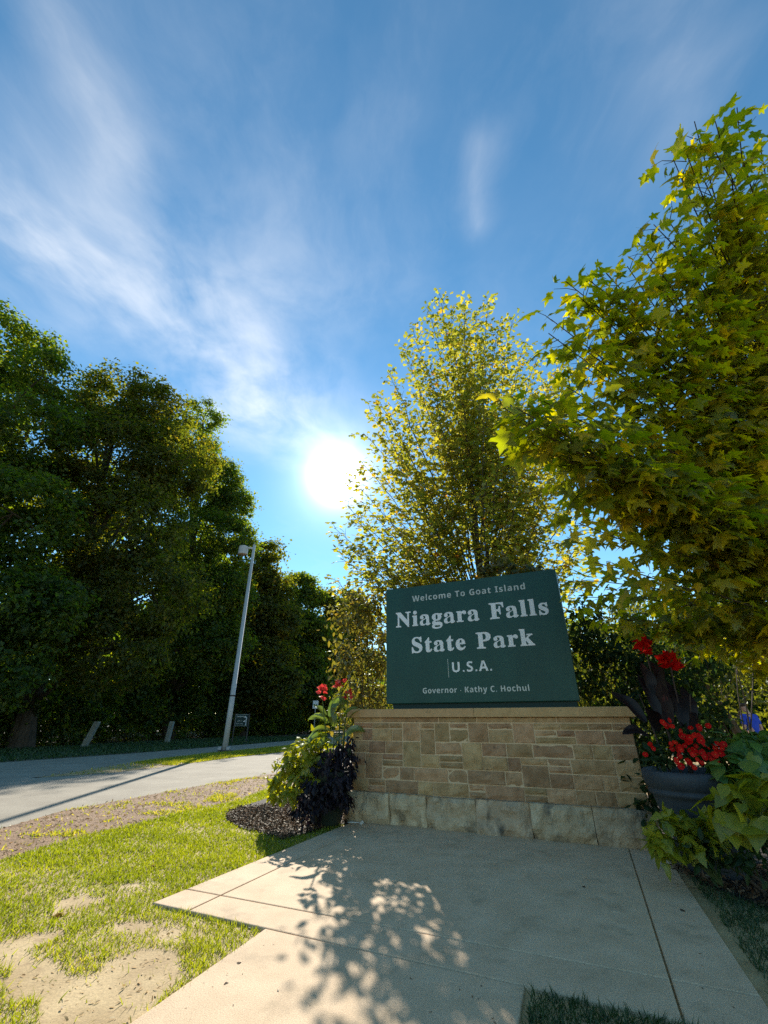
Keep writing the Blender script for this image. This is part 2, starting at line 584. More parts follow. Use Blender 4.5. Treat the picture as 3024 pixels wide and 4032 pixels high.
M['lit_leaf'] = leaf_mat('lit_leaf', [(0.0, (0.06, 0.085, 0.012)), (0.6, (0.13, 0.14, 0.016)), (1.0, (0.22, 0.19, 0.02))], trans=0.5, tgain=(2.3, 2.1, 0.5), gloss=0.03)
M['lime_leaf'] = leaf_mat('lime_leaf', [(0.0, (0.15, 0.19, 0.012)), (0.6, (0.28, 0.29, 0.018)), (1.0, (0.40, 0.36, 0.025))], trans=0.5, tgain=(2.0, 1.9, 0.5), gloss=0.04)
M['hosta_leaf'] = leaf_mat('hosta_leaf', [(0.0, (0.05, 0.13, 0.025)), (0.6, (0.10, 0.20, 0.035)), (1.0, (0.19, 0.25, 0.04))], trans=0.35, tgain=(1.8, 1.6, 0.6), gloss=0.05)
M['vine_dark'] = leaf_mat('vine_dark', [(0.0, (0.010, 0.008, 0.012)), (0.6, (0.022, 0.016, 0.022)), (1.0, (0.04, 0.028, 0.035))], trans=0.25, tgain=(1.6, 1.2, 1.2), gloss=0.015)
M['canna_leaf'] = leaf_mat('canna_leaf', [(0.0, (0.07, 0.12, 0.02)), (0.6, (0.13, 0.19, 0.03)), (1.0, (0.22, 0.25, 0.04))], trans=0.48, tgain=(2.0, 1.9, 0.5), gloss=0.07, rough=0.35)
M['canna_dark'] = leaf_mat('canna_dark', [(0.0, (0.010, 0.009, 0.010)), (0.6, (0.020, 0.012, 0.014)), (1.0, (0.036, 0.022, 0.02))], trans=0.3, tgain=(2.0, 1.1, 0.9), gloss=0.015, rough=0.4)
M['petal_red'] = leaf_mat('petal_red', [(0.0, (0.46, 0.004, 0.005)), (0.6, (0.66, 0.008, 0.006)), (1.0, (0.78, 0.025, 0.012))], trans=0.35, tgain=(1.2, 1.1, 1.1), gloss=0.006)
M['petal_coral'] = leaf_mat('petal_coral', [(0.0, (0.55, 0.03, 0.03)), (0.6, (0.70, 0.07, 0.06)), (1.0, (0.80, 0.18, 0.14))], trans=0.4, tgain=(1.25, 1.1, 1.1), gloss=0.03)
M['eye'] = surf_mat('eye', [(0.3, (0.35, 0.16, 0.03)), (0.7, (0.45, 0.22, 0.05))], 30, bump=0)
M['stem'] = surf_mat('stem', [(0.3, (0.06, 0.085, 0.025)), (0.7, (0.10, 0.13, 0.04))], 20, bump=0)
M['stem_dark'] = surf_mat('stem_dark', [(0.3, (0.05, 0.03, 0.03)), (0.7, (0.09, 0.06, 0.04))], 20, bump=0)
M['white_sign'] = surf_mat('white_sign', [(0.3, (0.72, 0.72, 0.70)), (0.7, (0.80, 0.80, 0.78))], 6, bump=0, rough=0.5)
M['black'] = surf_mat('black', [(0.3, (0.015, 0.015, 0.015)), (0.7, (0.025, 0.025, 0.025))], 6, bump=0, rough=0.5)
M['galv'] = surf_mat('galv', [(0.3, (0.30, 0.31, 0.31)), (0.7, (0.40, 0.41, 0.41))], 20, bump=0, rough=0.5)
M['skin'] = surf_mat('skin', [(0.3, (0.42, 0.25, 0.18)), (0.7, (0.52, 0.32, 0.24))], 12, bump=0, rough=0.6)
M['shirt'] = surf_mat('shirt', [(0.3, (0.015, 0.05, 0.42)), (0.7, (0.03, 0.08, 0.55))], 8, bump=0.1, rough=0.8)
M['shorts'] = surf_mat('shorts', [(0.3, (0.10, 0.10, 0.11)), (0.7, (0.15, 0.15, 0.16))], 8, bump=0.1, rough=0.85)
M['hair'] = surf_mat('hair', [(0.3, (0.03, 0.02, 0.014)), (0.7, (0.06, 0.04, 0.028))], 40, bump=0.3, rough=0.7)
M['paper'] = surf_mat('paper', [(0.3, (0.6, 0.58, 0.52)), (0.7, (0.74, 0.72, 0.66))], 20, bump=0.1)

# ------------------------------------------------------------------ setting: ground and surfaces
def sheet(name, poly, z, mat, parent=None, kind='structure', sub=None, bump=None, label=None):
    """flat polygon; sub = grid step gives a gently uneven sheet"""
    poly = [np.asarray(p, float)[:2] for p in poly]
    bm = bmesh.new()
    vs_ = [bm.verts.new((p[0], p[1], z)) for p in poly]
    f = bm.faces.new(vs_)
    f.normal_update()
    if f.normal.z < 0:
        f.normal_flip()
    bmesh.ops.triangulate(bm, faces=bm.faces[:])
    me = bpy.data.meshes.new(name)
    bm.to_mesh(me)
    bm.free()
    me.materials.append(mat)
    o = bpy.data.objects.new(name, me)
    COL.objects.link(o)
    if parent:
        o.parent = parent
    if kind:
        o['kind'] = kind
    if label:
        o['label'] = label
    return o


sheet('ground', [(-900, -300), (900, -300), (900, 1500), (-900, 1500)], -0.045, M['soil'])
NEAR = [(-6.2, -6), (-5.7, 0), (-5.3, 4), (-5.25, 7.1), (-5.28, 8.4), (-4.9, 9.45), (-4.35, 11.0), (-3.3, 13.5), (-1.4, 17.0), (2.0, 21.5), (7, 26), (16, 31)]
ISL_N = [(-9.0, 12.9), (-7.82, 14.0), (-6.85, 16.5), (-6.1, 19.6), (-4.56, 23.4), (-2.2, 26.8), (2.0, 30.5), (14, 37)]
ISL_F = [(-8.95, 13.4), (-8.75, 18.3), (-7.95, 21.6), (-6.9, 24.8), (-5.7, 28.5), (-4.4, 34), (-2.5, 42), (2, 60), (20, 110)]
FAR = [(-22, -6), (-19, 6), (-15.8, 13.5), (-13.65, 17.4), (-11.3, 22.5), (-9.2, 28.5), (-7.1, 35), (-5.2, 43), (-1.5, 60), (16, 112)]
sheet('road', NEAR[:] + ISL_N[::-1] + [(-9.2, 12.9), (-8.95, 13.4)] + ISL_F[1:] + FAR[::-1], -0.030, M['asphalt'])
sheet('grass_island', ISL_N + ISL_F[::-1], -0.024, M['lawn_soil'])
EDGE = [(-4.4, -3), (-4.25, 3), (-4.03, 5.6), (-3.89, 6.5), (-3.52, 7.4), (-3.22, 8.3), (-2.72, 9.3), (-2.5, 11.0), (-1.5, 13.0), (0.3, 16.5), (3.5, 20.5), (8, 24.5), (16, 29)]
sheet('dirt_verge', NEAR + EDGE[::-1], -0.026, M['verge_soil'])
LAWN = EDGE + [(30, 29), (30, -3)]
sheet('lawn', LAWN, -0.022, M['lawn_soil'])
WOODLINE = [(-34, -6), (-30, 6), (-25, 14), (-21.5, 20.0), (-19.6, 23.6), (-18.0, 28.5), (-16.2, 33.7), (-12.2, 43.8), (-7.4, 58), (11, 112)]
sheet('grass_verge', FAR + WOODLINE[::-1], -0.024, M['soil'])

# pavement of jointed slabs
def ln(p, q):
    p, q = np.asarray(p, float)[:2], np.asarray(q, float)[:2]
    return p, q


def isect(l1, l2):
    (p, q), (r, s) = l1, l2
    d1, d2 = q - p, s - r
    t = ((r - p)[0] * d2[1] - (r - p)[1] * d2[0]) / (d1[0] * d2[1] - d1[1] * d2[0])
    return p + d1 * t


UA = R_(24.5)
U = np.array([math.cos(UA), -math.sin(UA), 0.0])
NN = np.array([math.sin(UA), math.cos(UA), 0.0])
P0 = np.array([-0.6439, 7.5124, 0.0])


def W(u, n, z):
    return P0 + U * u + NN * n + np.array([0, 0, z])


pave = bpy.data.objects.new('pavement', None)
COL.objects.link(pave)
pave['kind'] = 'structure'
lL = ln((-1.852, 4.405), (-0.564, 7.198))
lA = ln((-1.494, 4.253), (-0.381, 6.808))
lD = ln((1.449, 2.926), (2.745, 5.925))
lR = ln((1.965, 3.066), (2.917, 5.40))
lB = ln((-1.699, 4.712), (1.585, 3.296))
lC = ln((-1.852, 4.405), (1.431, 2.926))
lWl = ln((-0.86, 3.872), (-1.228, 2.898))
lWr = ln((0.764, 3.2), (0.646, 2.898))
lT = ln(W(-0.5, 0.12, 0), W(5, 0.12, 0))


def slab(corners, name='concrete_slab', gap=0.0055, top=0.0, bottom=-0.12):
    cs = [np.asarray(c, float)[:2] for c in corners]
    c0 = sum(cs) / len(cs)
    area = sum(cs[i][0] * cs[(i + 1) % len(cs)][1] - cs[(i + 1) % len(cs)][0] * cs[i][1] for i in range(len(cs)))
    if area < 0:
        cs = cs[::-1]
    n = len(cs)

    def inset(d):
        r = []
        for i in range(n):
            a, b, c = cs[i - 1], cs[i], cs[(i + 1) % n]
            e1, e2 = (b - a) / np.linalg.norm(b - a), (c - b) / np.linalg.norm(c - b)
            n1, n2 = np.array([-e1[1], e1[0]]), np.array([-e2[1], e2[0]])
            bis = (n1 + n2) / (1 + n1 @ n2)
            r.append(b + bis * d)
        return r
    V, F = [], []
    for d, z in ((gap, bottom), (gap, top - 0.008), (gap + 0.003, top - 0.002), (gap + 0.010, top)):
        V += [(p[0], p[1], z) for p in inset(d)]
    for k in range(3):
        for i in range(n):
            F.append((k * n + i, k * n + (i + 1) % n, (k + 1) * n + (i + 1) % n, (k + 1) * n + i))
    F.append(tuple(3 * n + i for i in range(n)))
    return obj(name, V, F, M['concrete'], pave)


AB, AC, AT_ = isect(lA, lB), isect(lA, lC), isect(lA, lT)
DB, DC, DT = isect(lD, lB), isect(lD, lC), isect(lD, lT)
LB, LC, LT = isect(lL, lB), isect(lL, lC), isect(lL, lT)
RB, RC, RT = isect(lR, lB), isect(lR, lC), isect(lR, lT)
WLC, WRC = isect(lWl, lC), isect(lWr, lC)
slab([AB, DB, DT, AT_])
slab([LB, AB, AT_, LT])
slab([DB, RB, RT, DT])
slab([LC, AC, AB, LB])
slab([AC, WLC, WRC, DC, DB, AB])
slab([DC, RC, RB, DB])
wl_far = WLC + (np.array(lWl[1]) - lWl[0]) * 4.6
wr_far = WRC + (np.array(lWr[1]) - lWr[0]) * 16
slab([WLC, wl_far, wr_far, WRC])
slab_poly = [LC, LT, RT, RC]
walk_poly = [WLC, wl_far, wr_far, WRC]
sheet('joint_bed', [LC, LT, RT, RC], -0.034, M['joint'], parent=pave, kind=None)

# ------------------------------------------------------------------ stone wall under the sign
wall = thing('stone_wall', 'low tan ashlar stone wall with a flat cap and a rough grey stone base', 'wall', W(2.05, 0.5, 0))
WD = 0.92


def stone_mesh(u0, u1, z0, z1, face, n0, n1, rough=0.006, inset=0.010, nx=4, nz=3, seed=0, frame=None):
    """rock-faced block; face maps (a, depth, z) to world"""
    r = np.random.default_rng(seed)
    V, F = [], []
    us = np.linspace(u0 + inset, u1 - inset, nx)
    zs = np.linspace(z0 + inset, z1 - inset, nz)
    for j in range(nz):
        for i in range(nx):
            edge = i in (0, nx - 1) or j in (0, nz - 1)
            d = n0 + (r.random() * rough if edge else -r.random() * rough)
            jit = 0.004
            V.append(face(us[i] + (r.random() - .5) * jit, d, zs[j] + (r.random() - .5) * jit))
    for j in range(nz - 1):
        for i in range(nx - 1):
            F.append((j * nx + i, j * nx + i + 1, (j + 1) * nx + i + 1, (j + 1) * nx + i))
    rim = [(i, 0) for i in range(nx)] + [(nx - 1, j) for j in range(1, nz)] + [(i, nz - 1) for i in range(nx - 2, -1, -1)] + [(0, j) for j in range(nz - 2, 0, -1)]
    b = len(V)
    uu = np.linspace(u0, u1, nx)
    zz = np.linspace(z0, z1, nz)
    for (i, j) in rim:
        V.append(face(uu[i], n0 + 0.012, zz[j]))
    b2 = len(V)
    for (i, j) in rim:
        V.append(face(uu[i], n1, zz[j]))
    m = len(rim)
    for k in range(m):
        (i, j), (i2, j2) = rim[k], rim[(k + 1) % m]
        F.append((b + k, b + (k + 1) % m, j2 * nx + i2, j * nx + i))
        F.append((b2 + k, b2 + (k + 1) % m, b + (k + 1) % m, b + k))
    return V, F


def ashlar(width, height, seed):
    """random coursed layout on a grid: list of (x0, x1, z0, z1)"""
    r = random.Random(seed)
    cw, ch = 0.056, 0.083
    nx, nz = int(round(width / cw)), int(round(height / ch))
    occ = [[False] * nx for _ in range(nz)]
    out = []
    for j in range(nz):
        i = 0
        while i < nx:
            if occ[j][i]:
                i += 1
                continue
            free = 0
            while i + free < nx and not occ[j][i + free] and free < 9:
                free += 1
            h = 1 if (j % 2 == 1) else r.choices([2, 1, 3, 4], [0.74, 0.13, 0.07, 0.06])[0]
            w = {1: r.randint(4, 9), 2: r.randint(3, 9), 3: r.randint(4, 6), 4: r.randint(4, 5)}[h]
            h = min(h, nz - j)
            w = min(w, free)
            if free - w in (1, 2):
                w = free if free <= 8 else free - 3
            for a in range(h):
                for b in range(w):
                    occ[j + a][i + b] = True
            out.append((i * width / nx, (i + w) * width / nx, j * height / nz, (j + h) * height / nz))
            i += w
    return out


WU0, WU1, WZ0, WZ1, WN = 0.12, 4.06, 0.362, 1.345, 0.10
g_ = 0.0068
mb = MB()
c0_ = W((WU0 + WU1) / 2, (WN + WD) / 2, 0)
mb.box((c0_[0], c0_[1], (WZ0 + WZ1) / 2 - 0.1), (WU1 - WU0 - 0.030, WD - WN - 0.030, WZ1 - WZ0 + 0.19), -UA)
mb.make('mortar_core', M['mortar'], wall)
# thin top course, then random ashlar below
k_ = 0
tops = [(0.0, 0.50), (0.50, 1.42), (1.42, 1.99), (1.99, 3.06), (3.06, 3.94)]
zt = 0.072
for a, b in tops:
    V, F = stone_mesh(WU0 + a + g_, WU0 + b - g_, WZ1 - zt + g_, WZ1 - 0.003, W, WN + 0.004, WN + 0.12, 0.003, 0.006, 5, 3, k_)
    obj('wall_stone', V, F, M['stone'], wall, smooth=False)
    k_ += 1
for (a, b, c, d) in ashlar(WU1 - WU0, WZ1 - WZ0 - zt, 5):
    n0 = WN + random.uniform(-0.012, 0.007)
    V, F = stone_mesh(WU0 + a + g_, WU0 + b - g_, WZ0 + c + g_, WZ0 + d - g_, W, n0, WN + 0.12, 0.013, 0.012, 5, 4, 100 + k_)
    obj('wall_stone', V, F, M['stone'], wall)
    k_ += 1
for side in (0, 1):
    def endface(a, d, z, side=side):
        return W(WU0 + (d - WN), a, z) if side == 0 else W(WU1 - (d - WN), a, z)
    for (a, b, c, d) in ashlar(WD - WN - 0.13, WZ1 - WZ0, 9 + side):
        V, F = stone_mesh(WN + 0.13 + a + g_, WN + 0.13 + b - g_, WZ0 + c + g_, WZ0 + d - g_, endface, WN, WN + 0.12, 0.006, 0.010, 4, 3, 500 + k_)
        if side == 0:
            F = [f[::-1] for f in F]
        obj('wall_stone', V, F, M['stone'], wall)
        k_ += 1
# rough base blocks
bj = [0.03, 0.770, 1.320, 2.010, 2.710, 3.425, 4.10]
for k in range(6):
    u0, u1 = bj[k] + 0.004, bj[k + 1] - 0.004
    nx, nz = 17, 11
    V, F = [], []
    zs = np.linspace(-0.06, 0.362, nz)
    us = np.linspace(u0, u1, nx)
    topz = 0.362 + [0.0, 0.004, -0.004, 0.005, 0.008, 0.010][k]
    for j in range(nz):
        for i in range(nx):
            x, z = us[i], zs[j] + (topz - 0.362) * j / (nz - 1)
            fx, fz = min(i, nx - 1 - i) / (nx / 2), j / (nz - 1)
            sc = N1.fbm(x * 5.2 + 13 * k, z * 6.5 + 3, 3)
            chip = max(0, N2.fbm(x * 5 + 31 * k, z * 4 + 9, 2) - 0.52) * 0.16
            low = max(0, 0.45 - fz) ** 1.5 * 0.16 * (0.4 + 1.2 * N3(x * 3.1 + 5 * k, 2.0))
            d = 0.014 - 0.135 * (sc - 0.5) + 1.5 * chip + low - 0.020 * min(1, fx * 3) * (0.4 if fz > 0.9 else 1)
            if i in (0, nx - 1):
                d += 0.012
            if j == nz - 1:
                d = max(d, 0.0) + 0.008
            V.append(W(x, d, z))
    for j in range(nz - 1):
        for i in range(nx - 1):
            F.append((j * nx + i, j * nx + i + 1, (j + 1) * nx + i + 1, (j + 1) * nx + i))
    b = len(V)
    for i in range(nx):                      # top and back
        V.append(W(us[i], 0.022, topz + 0.004))
    for i in range(nx):
        V.append(W(us[i], WD + 0.08, topz + 0.004))
    for i in range(nx):
        V.append(W(us[i], WD + 0.08, -0.06))
    for i in range(nx - 1):
        t0 = (nz - 1) * nx
        F.append((t0 + i, t0 + i + 1, b + i + 1, b + i))
        F.append((b + i, b + i + 1, b + nx + i + 1, b + nx + i))
        F.append((b + nx + i, b + nx + i + 1, b + 2 * nx + i + 1, b + 2 * nx + i))
    for i, flip in ((0, False), (nx - 1, True)):
        ring = [j * nx + i for j in range(nz)] + [b + i, b + nx + i, b + 2 * nx + i]
        F.append(ring if not flip else ring[::-1])
    obj('base_block', V, F, M['base_stone'], wall)
# cap stones
for u0, u1 in ((0.04, 2.092), (2.096, 4.135)):
    c = W((u0 + u1) / 2, (0.04 + WD + 0.06) / 2, 1.404)
    V, F = box(c, (u1 - u0, WD + 0.02, 0.118), -UA, 0.006)
    obj('cap_stone', V, F, M['cap'], wall)

# ------------------------------------------------------------------ park sign
GL = {'serif': {
    'F': [404, [[15, 0, 15, 17, 29, 19, 40, 21, 49, 25, 57, 29, 62, 34, 67, 40, 70, 48, 73, 58, 74, 70, 75, 84, 75, 375, 74, 388, 72, 400, 70, 410, 66, 417, 61, 423, 55, 428, 48, 431, 38, 434, 27, 437, 14, 439, 14, 455, 394, 455, 394, 320, 377, 320, 374, 336, 371, 350, 366, 363, 361, 375, 355, 385, 349, 395, 341, 403, 332, 410, 321, 416, 310, 420, 297, 424, 283, 427, 267, 429, 249, 431, 230, 431, 200, 429, 186, 421, 182, 398, 182, 247, 190, 247, 207, 248, 222, 251, 235, 255, 246, 262, 256, 270, 264, 281, 271, 294, 276, 309, 281, 327, 284, 347, 302, 347, 302, 118, 285, 118, 281, 140, 277, 160, 271, 176, 265, 190, 257, 200, 247, 209, 235, 215, 222, 220, 206, 223, 189, 224, 182, 224, 182, 81, 188, 43, 190, 37, 194, 33, 198, 29, 204, 26, 210, 24, 217, 22, 225, 20, 234, 19, 245, 18, 257, 17, 257, 0]]],
    'N': [494, [[403, -11, 107, 350, 107, 79, 107, 65, 109, 54, 111, 44, 114, 37, 119, 31, 124, 26, 132, 23, 141, 20, 153, 18, 167, 17, 167, 0, 18, 0, 18, 17, 54, 23, 71, 41, 76, 79, 76, 388, 36, 433, 18, 439, 18, 455, 156, 455, 391, 169, 391, 377, 386, 414, 369, 431, 331, 439, 331, 455, 480, 455, 480, 439, 466, 438, 455, 436, 446, 433, 439, 429, 433, 425, 429, 419, 426, 411, 424, 402, 422, 390, 422, 377, 422, -11]]],
    'P': [418, [[15, 0, 15, 17, 29, 18, 40, 20, 49, 23, 57, 27, 62, 32, 67, 38, 70, 46, 73, 55, 74, 67, 75, 81, 75, 379, 74, 391, 73, 401, 70, 410, 67, 418, 62, 424, 56, 428, 49, 432, 40, 435, 29, 437, 16, 439, 16, 455, 214, 455, 246, 455, 274, 453, 299, 450, 319, 445, 336, 440, 349, 433, 361, 426, 372, 418, 381, 408, 390, 398, 397, 386, 402, 374, 406, 361, 408, 347, 409, 332, 407, 310, 402, 290, 394, 271, 382, 255, 367, 240, 348, 228, 326, 218, 301, 211, 273, 207, 242, 206, 182, 206, 182, 81, 182, 67, 184, 55, 186, 46, 190, 38, 194, 32, 200, 27, 208, 23, 217, 20, 228, 18, 242, 17, 242, 0], [182, 230, 201, 230, 220, 231, 237, 233, 251, 238, 262, 244, 272, 253, 279, 263, 285, 276, 289, 291, 291, 309, 292, 329, 291, 349, 289, 367, 286, 382, 281, 395, 275, 406, 267, 415, 257, 422, 246, 427, 232, 430, 216, 431, 189, 424, 182, 398]]],
    'S': [390, [[43, -11, 43, 158, 62, 158, 70, 130, 78, 105, 88, 84, 99, 65, 111, 50, 125, 37, 141, 27, 158, 20, 177, 16, 197, 15, 211, 16, 225, 18, 237, 22, 247, 28, 257, 36, 265, 45, 271, 55, 275, 65, 278, 77, 279, 89, 277, 106, 270, 122, 259, 136, 244, 149, 225, 160, 163, 191, 140, 202, 121, 214, 104, 227, 89, 240, 77, 253, 67, 266, 59, 281, 54, 297, 51, 314, 50, 332, 50, 348, 52, 363, 56, 377, 61, 390, 67, 403, 75, 414, 83, 424, 93, 434, 103, 442, 115, 449, 128, 455, 141, 460, 155, 463, 169, 465, 185, 466, 229, 461, 282, 448, 291, 446, 300, 445, 306, 445, 311, 448, 315, 452, 318, 458, 320, 466, 339, 466, 339, 319, 322, 319, 318, 334, 313, 348, 307, 361, 301, 373, 293, 385, 285, 396, 277, 405, 268, 414, 258, 422, 248, 429, 238, 434, 227, 439, 216, 442, 205, 444, 194, 445, 181, 444, 169, 442, 158, 438, 148, 433, 140, 426, 132, 419, 127, 410, 123, 401, 120, 391, 120, 380, 120, 370, 122, 361, 126, 352, 131, 344, 137, 336, 145, 330, 154, 323, 164, 316, 176, 309, 189, 303, 253, 273, 269, 265, 283, 257, 296, 249, 307, 241, 317, 233, 326, 225, 334, 216, 340, 207, 346, 198, 350, 188, 353, 178, 356, 168, 358, 157, 359, 145, 359, 133, 358, 116, 356, 100, 352, 85, 346, 71, 339, 58, 330, 45, 320, 34, 308, 24, 295, 15, 281, 8, 265, 1, 248, -4, 231, -7, 212, -9, 192, -10, 158, -8, 126, 1, 98, 9, 85, 12, 69, 7, 61, -11]]],
    'a': [344, [[255, -10, 236, -8, 222, -3, 211, 6, 204, 19, 200, 35, 181, 19, 161, 7, 140, -2, 118, -7, 95, -9, 82, -8, 70, -6, 59, -1, 49, 4, 40, 11, 33, 20, 27, 29, 23, 40, 21, 51, 20, 63, 22, 80, 27, 96, 36, 111, 48, 124, 63, 136, 83, 147, 106, 158, 133, 169, 164, 180, 199, 190, 199, 241, 198, 252, 197, 261, 194, 270, 191, 277, 187, 282, 181, 287, 175, 291, 167, 293, 158, 295, 148, 296, 132, 295, 120, 292, 111, 288, 106, 282, 104, 274, 113, 257, 123, 231, 122, 224, 121, 218, 118, 212, 115, 207, 110, 202, 104, 198, 98, 195, 92, 193, 85, 191, 77, 191, 69, 191, 62, 193, 56, 195, 50, 199, 45, 203, 40, 208, 37, 214, 35, 221, 33, 228, 33, 236, 34, 246, 36, 254, 39, 263, 43, 271, 49, 278, 56, 285, 65, 292, 74, 298, 84, 303, 95, 308, 107, 311, 119, 314, 133, 317, 147, 318, 162, 318, 189, 317, 213, 314, 233, 309, 250, 302, 263, 292, 274, 280, 282, 266, 288, 250, 292, 231, 293, 210, 293, 62, 295, 40, 304, 34, 320, 42, 329, 28, 316, 14, 301, 3, 286, -4, 271, -9], [151, 34, 174, 41, 199, 63, 199, 169, 170, 160, 147, 147, 131, 130, 121, 109, 118, 84, 120, 66, 123, 52, 130, 42, 139, 36]]],
    'e': [301, [[154, -10, 139, -9, 124, -7, 110, -3, 97, 3, 85, 10, 73, 19, 62, 30, 53, 41, 44, 54, 37, 69, 31, 84, 26, 101, 22, 118, 20, 137, 19, 157, 20, 176, 22, 193, 26, 210, 31, 225, 38, 240, 45, 254, 54, 267, 64, 278, 75, 289, 87, 298, 100, 305, 113, 311, 127, 315, 142, 318, 157, 318, 179, 317, 200, 312, 218, 305, 234, 294, 249, 280, 261, 264, 271, 245, 277, 223, 281, 199, 283, 173, 283, 166, 117, 166, 121, 121, 131, 87, 147, 62, 170, 47, 199, 42, 215, 44, 230, 49, 244, 58, 257, 70, 270, 86, 285, 73, 264, 43, 240, 20, 214, 3, 185, -7], [116, 192, 201, 192, 201, 215, 201, 231, 200, 245, 198, 258, 196, 268, 193, 277, 189, 284, 184, 290, 178, 294, 170, 296, 161, 297, 145, 293, 132, 282, 123, 263, 118, 237, 116, 203]]],
    'g': [327, [[146, -140, 121, -140, 99, -137, 79, -134, 62, -128, 48, -122, 36, -113, 26, -105, 19, -95, 15, -85, 14, -75, 16, -62, 23, -51, 34, -41, 49, -33, 69, -26, 52, -16, 40, -6, 31, 5, 25, 17, 24, 30, 24, 40, 27, 49, 30, 58, 36, 66, 42, 74, 51, 81, 61, 89, 73, 96, 87, 103, 102, 110, 73, 124, 51, 141, 35, 161, 25, 185, 22, 212, 23, 225, 25, 236, 28, 247, 33, 258, 40, 268, 47, 277, 56, 285, 65, 292, 76, 299, 88, 305, 100, 310, 113, 313, 127, 316, 142, 318, 157, 318, 173, 318, 188, 316, 203, 313, 218, 309, 233, 304, 317, 304, 317, 268, 268, 268, 276, 256, 283, 244, 288, 231, 291, 217, 291, 203, 291, 192, 289, 181, 286, 170, 282, 161, 276, 151, 269, 142, 262, 134, 253, 127, 244, 121, 234, 116, 223, 111, 211, 107, 199, 105, 186, 103, 172, 103, 157, 103, 142, 104, 135, 104, 129, 103, 123, 101, 117, 98, 112, 94, 108, 90, 105, 86, 103, 81, 101, 76, 101, 71, 102, 63, 107, 57, 115, 53, 127, 50, 141, 49, 175, 49, 196, 49, 214, 48, 231, 46, 246, 43, 259, 40, 270, 36, 281, 32, 289, 26, 297, 20, 303, 13, 307, 5, 311, -4, 314, -14, 315, -25, 316, -37, 314, -55, 309, -72, 300, -87, 288, -101, 272, -113, 253, -123, 231, -130, 206, -136, 177, -139], [157, 124, 166, 125, 174, 128, 181, 132, 186, 138, 190, 146, 194, 155, 196, 166, 198, 180, 199, 194, 199, 211, 199, 228, 198, 243, 196, 256, 194, 267, 190, 276, 186, 284, 181, 289, 174, 294, 166, 296, 157, 297, 148, 296, 141, 294, 134, 289, 128, 284, 124, 276, 120, 267, 118, 256, 116, 243, 115, 228, 114, 211, 115, 194, 116, 180, 118, 166, 120, 155, 124, 146, 128, 138, 134, 132, 141, 128, 148, 125], [161, -116, 198, -114, 226, -108, 247, -98, 259, -84, 263, -66, 263, -59, 261, -54, 258, -49, 254, -45, 249, -41, 243, -39, 235, -37, 226, -35, 216, -35, 205, -34, 97, -34, 88, -41, 82, -48, 77, -55, 74, -64, 73, -73, 74, -79, 77, -86, 81, -92, 87, -98, 95, -103, 104, -108, 115, -112, 128, -114, 143, -116]]],
    'i': [198, [[101, 362, 92, 363, 85, 364, 77, 367, 71, 371, 65, 376, 60, 382, 56, 389, 53, 396, 51, 404, 50, 412, 51, 421, 53, 428, 56, 436, 60, 442, 65, 449, 71, 454, 77, 458, 85, 461, 92, 463, 101, 463, 109, 463, 117, 461, 124, 458, 131, 454, 137, 449, 142, 442, 146, 436, 149, 428, 151, 421, 151, 412, 151, 404, 149, 396, 146, 389, 142, 382, 136, 376, 130, 371, 124, 367, 116, 364, 109, 363], [18, 0, 18, 16, 26, 17, 32, 18, 38, 20, 42, 23, 45, 26, 48, 29, 50, 34, 51, 40, 52, 47, 52, 56, 52, 252, 47, 285, 44, 288, 40, 290, 34, 292, 28, 293, 20, 293, 21, 310, 148, 310, 148, 56, 154, 26, 157, 23, 161, 20, 167, 18, 173, 17, 180, 16, 180, 0]]],
    'k': [359, [[17, 0, 17, 16, 25, 17, 32, 18, 37, 20, 42, 23, 45, 26, 48, 30, 50, 35, 51, 41, 52, 48, 52, 56, 52, 398, 47, 429, 44, 433, 40, 435, 35, 437, 28, 438, 20, 439, 21, 455, 148, 455, 148, 169, 227, 248, 233, 254, 238, 261, 241, 267, 243, 273, 244, 278, 242, 284, 238, 288, 231, 291, 221, 293, 209, 293, 206, 293, 206, 310, 345, 310, 345, 293, 330, 291, 315, 287, 301, 280, 288, 271, 275, 260, 222, 209, 346, 34, 351, 28, 357, 23, 363, 19, 369, 17, 376, 16, 376, 0, 211, 0, 211, 16, 217, 16, 225, 17, 231, 19, 236, 22, 238, 26, 239, 32, 232, 49, 163, 147, 148, 134, 148, 56, 154, 26, 157, 23, 161, 20, 167, 18, 173, 17, 180, 16, 180, 0]]],
    'l': [199, [[18, 0, 18, 16, 26, 17, 32, 18, 38, 20, 42, 23, 45, 26, 48, 29, 50, 34, 51, 40, 52, 47, 52, 56, 52, 398, 47, 429, 44, 433, 40, 435, 35, 437, 28, 439, 20, 439, 20, 455, 148, 455, 148, 56, 154, 26, 157, 23, 161, 20, 167, 18, 173, 17, 180, 16, 180, 0]]],
